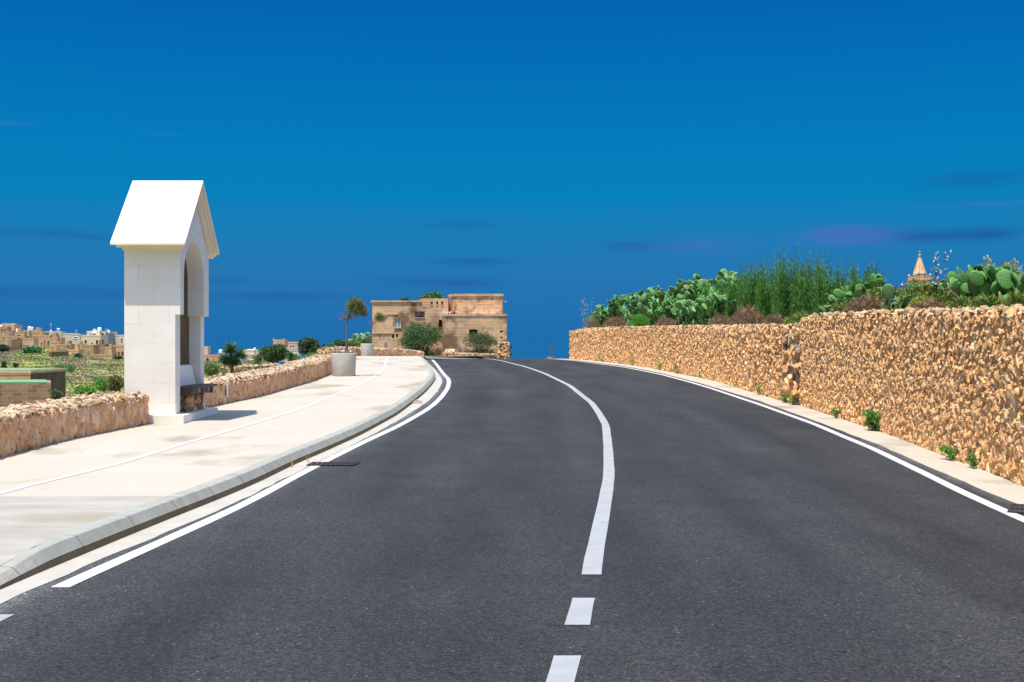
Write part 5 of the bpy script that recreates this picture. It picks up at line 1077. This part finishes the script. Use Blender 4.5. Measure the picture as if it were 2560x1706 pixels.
bld(-60, 2, 8, 822, 842, 440, 'pale house cut by the left edge below the highest orange block', c=(.9, .9, .9))
bld(5, 37, 40, 809, 832, 430, 'highest orange block on the village skyline, far left', c=SA, par=False)
bld(20, 36, 56, 815, 836, 425, 'orange block with a dark side wall and balcony doors, below the highest block', c=SA, wins=((24, 29, 822, 829),))
bld(-20, 18, 22, 820, 836, 410, 'low house with a shaded verandah under a brown roof, far left', c=(.75, .68, .62), wins=((2, 7, 823, 829), (10, 15, 823, 829)))
bld(4, 31, 34, 830, 846, 385, 'weathered grey-brown house below the far left orange blocks', c=(.70, .66, .62), wins=((7, 11, 835, 839, 'plain', (.6, .55, .35)),))
bld(36, 62, 66, 833, 848, 380, 'weathered house left of the little white water tank tower', c=(.80, .74, .68), wins=((44, 50, 838, 842),))
bld(54, 70, 74, 829, 842, 392, 'small house on the skyline right of the orange blocks', c=(1, .92, .84))
bld(68, 72, 80, 827, 843, 370, 'narrow stair tower carrying two white water tanks', c=(1.05, .98, .88), par=False)
bld(80, 97, 101, 829, 842, 378, 'small cream house with a domed tank behind the stair tower', c=(1.1, 1, .9), wins=((87, 90, 830, 834),))
bld(80, 113, 116, 834, 848, 360, 'brownish terrace house left of the white glass-fronted villa', c=(.85, .72, .58))
bld(2, 39, 42, 843, 860, 350, 'long tan house in the second row, left part', c=(.85, .75, .64), wins=((6, 12, 846, 850), (22, 27, 846, 850)))
bld(40, 62, 66, 844, 860, 345, 'tan house with a dark opening in the second row', c=(.82, .72, .60), wins=((43, 60, 845, 848.5),))
bld(-40, 28, 55, 852.5, 873, 300, 'front-row house at far left with a big dark shaded side wall', c=(.85, .78, .68))
bld(55, 84, 87, 849.5, 870, 306, 'front-row tan house with two small white windows', c=(1.02, .88, .75), wins=((59.5, 64, 857, 861.5, 'plain', (.6, .62, .66)), (66.5, 71, 857, 861.5, 'plain', (.6, .62, .66))))
bld(85, 124.5, 128, 842, 868, 312, 'front-row tall tan house with a brown and a blackish door', c=(.98, .85, .70), doors=((109, 114, 852, 865.5, 'plain', (.35, .18, .11)), (118.6, 124, 853, 865, 'glass', (.5, .7, .8))), wins=((102, 105, 857, 861.5), (86, 88, 853, 856)))
bld(125.5, 152, 156, 848.5, 869, 308, 'plain tan front-row house right of the doors', c=(1.02, .88, .72), wins=((133, 136, 861, 864),))
bld(114, 153, 158, 832, 850, 372, 'white villa with a wide glass front on the skyline', 'plain', WH, wins=((128, 133, 836, 843, 'glass'), (134.5, 138.5, 836, 843, 'glass'), (140, 144, 836, 843, 'glass'), (145.5, 149.5, 836, 846, 'glass')), wc=(.7, .68, .62))
bld(157, 187, 190, 836.5, 866, 350, 'tall blank cream building in the middle of the skyline', 'plain', (.54, .49, .42))
bld(181, 201, 205, 838, 862, 342, 'grey building with a blue window strip left of the cream double house', 'plain', (.52, .47, .44), wins=((184, 193, 843, 846.5, 'solar'),))
bld(203, 252, 270, 841.5, 868, 330, 'cream double-storey house with arched windows and cornice, centre of the village', 'plain', (.66, .57, .41), arch=((211.5, 216.5, 852.5, 859), (240, 245.5, 853, 860)), wins=((228, 231.5, 857, 861),), wc=(.7, .62, .48))
bld(217, 249, 262, 831.5, 844, 336, 'pale yellow upper house with two windows, above the cream double house', 'plain', (.72, .66, .47), wins=((224, 229, 834, 839, 'glass'), (231, 240, 834, 839, 'glass')), wc=(.8, .78, .7))
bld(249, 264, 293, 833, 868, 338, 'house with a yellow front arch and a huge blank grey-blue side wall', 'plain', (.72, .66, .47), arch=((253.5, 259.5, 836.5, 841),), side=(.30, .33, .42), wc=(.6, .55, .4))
bld(286, 330, 334, 840.5, 868, 345, 'house with an orange-red wall cut off by the shelter', 'plain', (.62, .55, .5), wins=((301, 308, 845, 860, 'plain', (.6, .22, .12)),))
bld(128, 150, 153, 858, 876, 296, 'low tan house below the plain front-row house', c=(.92, .80, .66), wins=((142, 147, 864, 872, 'plain', (.28, .2, .17)),))
bld(151, 177, 193, 864, 882, 294, 'stone house with a shaded side wall below the blank cream building', c=(.88, .78, .62))
bld(193, 204, 207, 864, 884, 290, 'narrow pale house with a brown shutter in the lower village', c=(1.05, .92, .82), wins=((196, 200, 872, 878, 'plain', (.5, .33, .26)),))
bld(203.5, 233.5, 249, 866.5, 897, 284, 'tall old stone house with one tiny square window, lower village', c=(.80, .68, .54), wins=((219.6, 222.6, 878, 881.8), (214, 217, 891, 894)))
bld(240, 262, 266, 864, 884, 300, 'dark recessed house between the tall stone house and the sand-coloured block', c=(.55, .50, .50))
bld(262, 279, 284, 871.5, 892, 282, 'sand-coloured block left of the arcaded house', c=(1.02, .88, .68))
bld(280, 325, 330, 867, 892, 288, 'arcaded house with three dark arches beside the shelter', c=(1.08, .88, .72), arch=((287, 290.5, 881.5, 888.5), (295.5, 298.5, 881.5, 888), (304, 308, 881.5, 888)), wc=(.7, .58, .42))
bld(233, 281, 287, 890, 911, 268, 'lowest sand-coloured house with a grey metal door', c=(.92, .78, .60), doors=((265, 274, 899.5, 910, 'plain', (.42, .42, .46)),))
bld(122, 129, 171, 884, 899, 258, 'dark purple-brown shed at the lower left end of the village', c=(.45, .38, .36), name='village_shed')
bld(171, 196, 199, 878, 890, 276, 'low tan roof terrace above the round green tree', c=(1.08, .90, .72))
bld(150, 172, 176, 875, 888, 280, 'low tan house behind the dark shed', c=(.72, .64, .56))
# right of the shelter
bld(440, 519.5, 521, 870, 900, 320, 'tall pale block half hidden behind the right side of the shelter', 'plain', (.60, .52, .42))
bld(450, 547, 556, 891, 912, 290, 'flat tan house carrying a row of solar panels, right of the shelter', c=(.98, .84, .66), arch=((516, 522, 898, 909),))
bld(545, 571, 575, 886, 918, 285, 'grey house mostly hidden behind the yucca', 'plain', (.5, .42, .38))
bld(605, 636, 646, 878, 895, 345, 'cream house with two rounded arches and a blue tank, right of the yucca', 'plain', (.70, .60, .48), arch=((612, 616, 889, 893), (625, 632, 889, 893)))
bld(606, 641, 650, 890, 915, 296, 'pinkish blank wall house with an orange lower part, right of the yucca', 'plain', (.56, .45, .38), doors=((622, 636, 901, 912, 'plain', (.62, .33, .17)),))
bld(582, 605, 609, 902, 922, 262, 'small bluish-white building with dark windows behind the yucca', 'plain', (.50, .54, .66), wins=((586, 592, 906, 912), (600, 605, 906, 912)))
bld(683, 712, 720, 853, 882, 335, 'salmon pink house top between the two dark trees', 'plain', (.66, .42, .28), par=True)
bld(720, 744, 750, 858.5, 884, 330, 'salmon pink wing with two blue windows between the dark trees', 'plain', (.66, .42, .28), wins=((725, 729, 864, 870, 'solar', (3, 3, 2)), (731.5, 736.5, 864, 870, 'solar', (3, 3, 2))), wc=(.6, .6, .62))
bld(712, 745, 749, 872.5, 892, 322, 'cream terrace house below the salmon pink one', 'plain', (.66, .52, .42))
bld(722, 748, 751, 879, 896, 300, 'grey greenhouse-like roof in front of the cream terrace', 'plain', (.46, .47, .46), wins=((726, 745, 884, 887, 'glass'),))
bld(640, 668, 672, 878, 905, 325, 'cream house left of the large dark round tree', 'plain', (.66, .54, .42))
# things on roofs
def tank(px, py, y, label, w=.9, c=(.85, .86, .88), kind='water_tank'):
    x = at(px, 0, y)[0]; z = zof(py, y); root = empty(kind, (x, y+1, z), label, 'water tank', 'white water tanks on the roofs'); mb = MB(); mb.lathe([(w*.5, z), (w*.52, z+w*.9), (w*.45, z+w*1.05), (.12, z+w*1.15), (.001, z+w*1.15)], x, y+1, 12, c); mb.build('barrel', M['plain'], root); mb = MB(); mb.box(x-w*.5, x+w*.5, y+1-w*.5, y+1+w*.5, z-.25, z-.003, (.5, .48, .44)); mb.build('stand', M['plain'], root)
for a in [(70.5, 825.5, 370, 'white water tank on the left of the stair tower', 1.0), (77.5, 825.5, 370, 'white water tank on the right of the stair tower', .8), (94, 827.5, 378, 'domed grey tank on the small cream house', .8, (.5, .5, .48)), (124.5, 831, 372, 'small white tank on the left of the white villa roof', .6), (246, 830, 337, 'white water tank right of the satellite dish on the yellow house', 1.1), (270, 832, 338, 'small white tank above the grey-blue side wall', .5), (1, 821.5, 440, 'white water tank on the house at the left edge of the view', 1.2), (43, 835, 384, 'large white tank below the far left orange blocks', 1.5), (635, 877, 345, 'small white tank on the arched cream house', .7), (549, 885, 286, 'white roof box left of the yucca', .9)]:
    tank(*a)
def dish(px, py, y, label, r_=.45):
    x = at(px, 0, y)[0]; z = zof(py, y); root = empty('satellite_dish', (x, y, z-r_-.5), label, 'satellite dish', 'satellite dishes on the roofs'); mb = MB(); n = 16; ring = [(x+r_*math.cos(2*math.pi*i/n), y-.1, z+r_*math.sin(2*math.pi*i/n)) for i in range(n)]
    V = ring+[(x, y+.1, z)]; mb.add(V, [(i, (i+1) % n, n) for i in range(n)], (.88, .88, .88)); mb.build('reflector', M['plain'], root); mb = MB(); mb.tube([(x, y+.12, z), (x, y+.12, z-r_-.6)], .04, 6); mb.build('mast', M['metal'], root)
dish(236.5, 827.5, 336, 'big white round dish on the yellow house roof', .62); dish(253, 829, 338, 'small white dish above the yellow arch', .3); dish(271, 827, 339, 'small white dish at the right end of the yellow house roof', .35)
def antenna(px, y0, y1, y, label):
    x = at(px, 0, y)[0]; root = empty('antenna', (x, y+.5, zof(y0, y)), label, 'antenna', 'thin aerials on the roofs'); mb = MB(); zt_ = zof(y1, y); mb.tube([(x, y+.5, zof(y0, y)), (x, y+.5, zt_)], .035, 5, (.9, .9, .9))
    mb.build('mast', M['metal'], root); mb = MB()
    for k in range(4): mb.tube([(x-.35+.06*k, y+.5, zt_-.15-.3*k), (x+.35-.06*k, y+.5, zt_-.15-.3*k)], .02, 4, (.9, .9, .9))
    mb.build('crossbars', M['metal'], root)
antenna(125.5, 831, 808, 372, 'tallest thin white aerial, on the white villa roof'); antenna(189, 838, 824, 342, 'thin aerial on the grey building with the blue window strip'); antenna(264, 833, 822, 338, 'aerial cluster above the grey-blue side wall'); antenna(683.5, 853, 846, 335, 'thin aerial on the left corner of the salmon house'); antenna(709, 853, 846, 335, 'thin aerial on the right corner of the salmon house'); antenna(71, 825, 817, 371, 'short aerial on the stair tower')
def solar(px0, px1, y0, y1, y, label, n=1):
    x0, x1 = at(px0, 0, y)[0], at(px1, 0, y)[0]; z0, z1 = zof(y1, y), zof(y0, y); root = empty('solar_panel', ((x0+x1)/2, y, z0), label, 'solar panel', 'solar panels on the roofs'); mb = MB(); mb.prism([(y, z0), (y+.9, z1), (y+.95, z1-.08), (y+.05, z0-.08)], 'x', x0, x1); mb.build('glass', M['solar'], root)
    mb = MB(); mb.box(x0, x0+.06, y+.85, y+.91, z0-.4, z1-.1); mb.box(x1-.06, x1, y+.85, y+.91, z0-.4, z1-.1); mb.build('frame', M['metal'], root)
for i, x in enumerate((521.5, 528.5, 534, 539, 544)): solar(x, x+4.2, 883, 889, 291, ['leftmost solar panel of the row beside the shelter', 'second solar panel from the shelter in the roof row', 'middle solar panel of the roof row beside the shelter', 'second solar panel from the yucca in the roof row', 'rightmost solar panel of the row, next to the yucca'][i])
solar(139, 147, 824, 831.5, 373, 'dark slanted solar heater on the white villa roof')
root = empty('water_heater', (at(144.5, 0, 374)[0], 374, zof(824, 374)), 'white cylinder of the solar heater on the villa roof', 'water heater'); mb = MB(); mb.tube([(at(142.5, 0, 374)[0], 374.2, zof(823.2, 374)), (at(148.5, 0, 374)[0], 374.2, zof(823.2, 374))], .26, 10, (.9, .9, .9)); mb.build('tank', M['plain'], root)
root = empty('roof_dome', (at(625, 0, 346)[0], 347, zof(878, 346)), 'bright blue and white tank on the arched cream house right of the yucca', 'water tank'); mb = MB(); mb.tube([(at(617, 0, 346)[0], 347, zof(876.5, 346)), (at(632, 0, 346)[0], 347, zof(877, 346))], .38, 12, (.55, .68, .95)); mb.build('tank', M['plain'], root)
root = empty('canopy', (at(295, 0, 262)[0], 262, zof(910, 262)), 'white cloth canopy beside the lowest house, left of the shelter', 'canopy'); mb = MB(); a_, b_, c_ = at(288, 902, 262), at(302, 907, 262), at(301, 900, 264); mb.add([a_, b_, c_, (a_[0], a_[1], a_[2]-.08), (b_[0], b_[1], b_[2]-.08), (c_[0], c_[1], c_[2]-.08)], [(0,1,2),(3,4,5)], (.85, .85, .85)); mb.build('cloth', M['plain'], root)
mb = MB(); mb.tube([(b_[0], b_[1], b_[2]), (b_[0], b_[1], b_[2]-2.5)], .05, 5); mb.tube([(a_[0], a_[1], a_[2]), (a_[0], a_[1], a_[2]-3)], .05, 5); mb.build('pole', M['metal'], root)
# village greenery
px_tree('round dark green tree in the lower village beside the tall stone house', 187, 209, 884, 903, 262, 2600, .32, (.045, .12, .045), (.07, .17, .06), 50, trunk_r=.2)
px_tree('row of green shrubs in front of the lowest sand-coloured house', 219, 258, 898, 912, 255, 2600, .3, (.07, .15, .06), (.11, .2, .08), 51, fn=shrub)
px_tree('dark blue-green bush at the far left edge below the village', -14, 26, 861, 880, 285, 2600, .34, (.045, .095, .05), None, 52, fn=shrub)
px_tree('dark bush under the arcaded house beside the shelter', 290, 306, 890, 903, 270, 1200, .3, (.04, .08, .04), None, 53, fn=shrub)
px_tree('small dark bush on the rocky patch at the far left of the field', 0, 17, 904, 915, 190, 900, .2, (.05, .09, .04), None, 54, fn=shrub)
px_tree('second dark bush on the rocky patch, right of the small one', 33, 48, 907, 920, 185, 900, .2, (.05, .09, .04), None, 55, fn=shrub)
cactus('long blue-green prickly pear hedge below the front-row houses', (at(82, 0, 270)[0], 270, zof(883, 270)), 6.3, 1.6, .5, 420, 66, d=1.6, col=(.09, .24, .12), group='prickly pears in the valley', name='cactus_hedge')
def reeds(px0, px1, yt, yb, y, label, n, seed):
    r = np.random.default_rng(seed); x0, x1 = at(px0, 0, y)[0], at(px1, 0, y)[0]; z = zof(yb, y); h = zof(yt, y)-z; root = empty('reed_clump', ((x0+x1)/2, y, z), label, 'reeds', 'reed clumps in the field'); mb = MB(); B = np.c_[r.uniform(x0, x1, n), y+r.uniform(-1, 1, n), np.full(n, z-.1)+r.random(n)*h*.3]
    blades(mb, B, np.c_[r.normal(size=(n, 2))*.35, np.ones(n)], h*r.uniform(.5, 1, n), .09, palette((.10, .22, .08), n, .3, r, (.18, .30, .12)), .1, r=r); mb.build('leaves', M['leaf'], root)
reeds(140, 182, 906, 930, 150, 'tall reed clump in the field behind the taller shed', 260, 1); reeds(92, 106, 912, 922, 170, 'small reed clump in the field left of the tall one', 70, 2); reeds(112, 140, 914, 924, 165, 'pale reed clump just above the taller shed roof', 90, 3)
def field_veg():
    r = np.random.default_rng(21); mb = MB(); n = 90000; px = r.uniform(-200, 940, n); y = 45+260*r.random(n)**.8; x = (px-CX)*y/F; ok = (x < -12) | (y > 120); px, x, y = px[ok], x[ok], y[ok]; z = terrain_z(x, y); n = len(x)
    patch = np.sin(x*.09+1)*np.sin(y*.06)+.5*np.sin(x*.3+y*.1); pal = np.where((patch > .25)[:, None], (.30, .34, .08), np.where((patch < -.35)[:, None], (.26, .215, .15), (.22, .28, .08)))
    blades(mb, np.c_[x, y, z-.03], np.c_[r.normal(size=(n, 2))*1.1, np.ones(n)], r.uniform(.10, .26, n)*(1+y/300), .06+y*.0008, pal*np.clip(1+r.normal(size=(n, 1))*.13, .4, 1.7), .15, r=r)
    tag(mb.build('field_grass', M['leaf']), 'dry and green grass and scrub covering the valley fields', 'grass', kind='stuff')
field_veg()

# ------------------------------------------------------------------ church spire
def church():
    y = 300.; s = y/F; cx = at(2299, 0, y)[0]; Z = lambda py: zof(py, y); root = empty('church_tower', (cx, y, -6), 'distant pinkish church spire with a balustrade, rising above the right bank', 'church tower'); c = (1.05, .86, .78)
    mb = MB(); w = 21*s; mb.box(cx-w, cx+w, y-w, y+w, -8, Z(702)); mb.build('tower', M['town'], root)
    mb = MB(); mb.box(cx-23.5*s, cx+23.5*s, y-23.5*s, y+23.5*s, Z(702)+.002, Z(700), c); mb.box(cx-22*s, cx+22*s, y-22*s, y+22*s, Z(700)+.002, Z(697.5), c)
    mb.build('cornice', M['farm_pale'], root)
    mb = MB(); W = 22*s
    for sx in (-1, 1):
        for sy in (-1, 1):
            X_, Y_ = cx+sx*(W-.22), y+sy*(W-.22); mb.box(X_-.22, X_+.22, Y_-.22, Y_+.22, Z(697.5)+.002, Z(689)); mb.lathe([(.34, Z(689)+.002), (.2, Z(686.5)), (.001, Z(685))], X_, Y_, 8)
    for k in range(14):
        u = cx-W+.6+k*(2*W-1.2)/13
        for yy in (y-W+.12, y+W-.12): mb.box(u-.06, u+.06, yy-.07, yy+.07, Z(697.5)+.002, Z(692)); mb.box(cx+(yy-y)-.07, cx+(yy-y)+.07, u-cx+y-.06, u-cx+y+.06, Z(697.5)+.002, Z(692))
    for yy in (y-W+.12, y+W-.12): mb.box(cx-W+.44, cx+W-.44, yy-.1, yy+.1, Z(692)+.002, Z(690.5))
    mb.box(cx-.25, cx+.25, y-W-.02, y-W+.3, Z(697.5)+.002, Z(688.5)); mb.build('balustrade', M['farm_pale'], root)
    mb = MB(); n = 8; R0, R1 = 13.6*s, 2.4*s; t0 = math.pi/8
    def ring(r_, z): return [(cx+r_/math.cos(math.pi/8)*math.cos(t0+2*math.pi*i/n), y+r_/math.cos(math.pi/8)*math.sin(t0+2*math.pi*i/n), z) for i in range(n)]
    rs = [ring(13*s, Z(697)), ring(13*s, Z(684.5)), ring(14.2*s, Z(684.4)), ring(13.4*s, Z(682)), ring(R1, Z(644.5))]; V = sum(rs, []); mb.add(V, [(k*n+i, k*n+(i+1) % n, (k+1)*n+(i+1) % n, (k+1)*n+i) for k in range(4) for i in range(n)], (1.18, .95, .78)); mb.build('spire', M['town'], root)
    mb = MB()
    for i in range(n): a_ = rs[3][i]; b_ = rs[4][i]; mb.tube([a_, b_], .09, 5)
    mb.build('spire_rib', M['farm_pale'], root)
    mb = MB(); mb.lathe([(2.4*s, Z(644.4)), (2.2*s, Z(641)), (3.3*s, Z(640)), (3.7*s, Z(638)), (2.6*s, Z(636.4)), (.001, Z(636))], cx, y, 12); mb.build('finial', M['farm_pale'], root)
    mb = MB(); mb.tube([(cx, y, Z(636)), (cx, y, Z(626.5))], .07, 5, (.6, .6, .6)); mb.tube([(cx-.28, y, Z(629.5)), (cx+.28, y, Z(629.5))], .07, 5, (.6, .6, .6)); mb.build('cross', M['metal'], root)
    for sx in (-.62, .62):
        mb = MB(); xx = cx+sx*13*s*.9; yy = y-13.4*s+.0; mb.box(xx-.5, xx+.5, yy-.25, yy+.3, Z(697), Z(686)); mb.prism([(xx-.62, Z(686)+.002), (xx+.62, Z(686)+.002), (xx, Z(680.5))], 'y', yy-.3, yy+.5); d_ = mb.build('dormer', M['farm_pale'], root)
        mb = MB(); mb.box(xx-.24, xx+.24, yy-.27, yy-.252, Z(696), Z(687)); mb.build('opening', M['dark'], d_)
church()
print('objects', len(bpy.data.objects), 'polys', sum(len(m.polygons) for m in bpy.data.meshes))
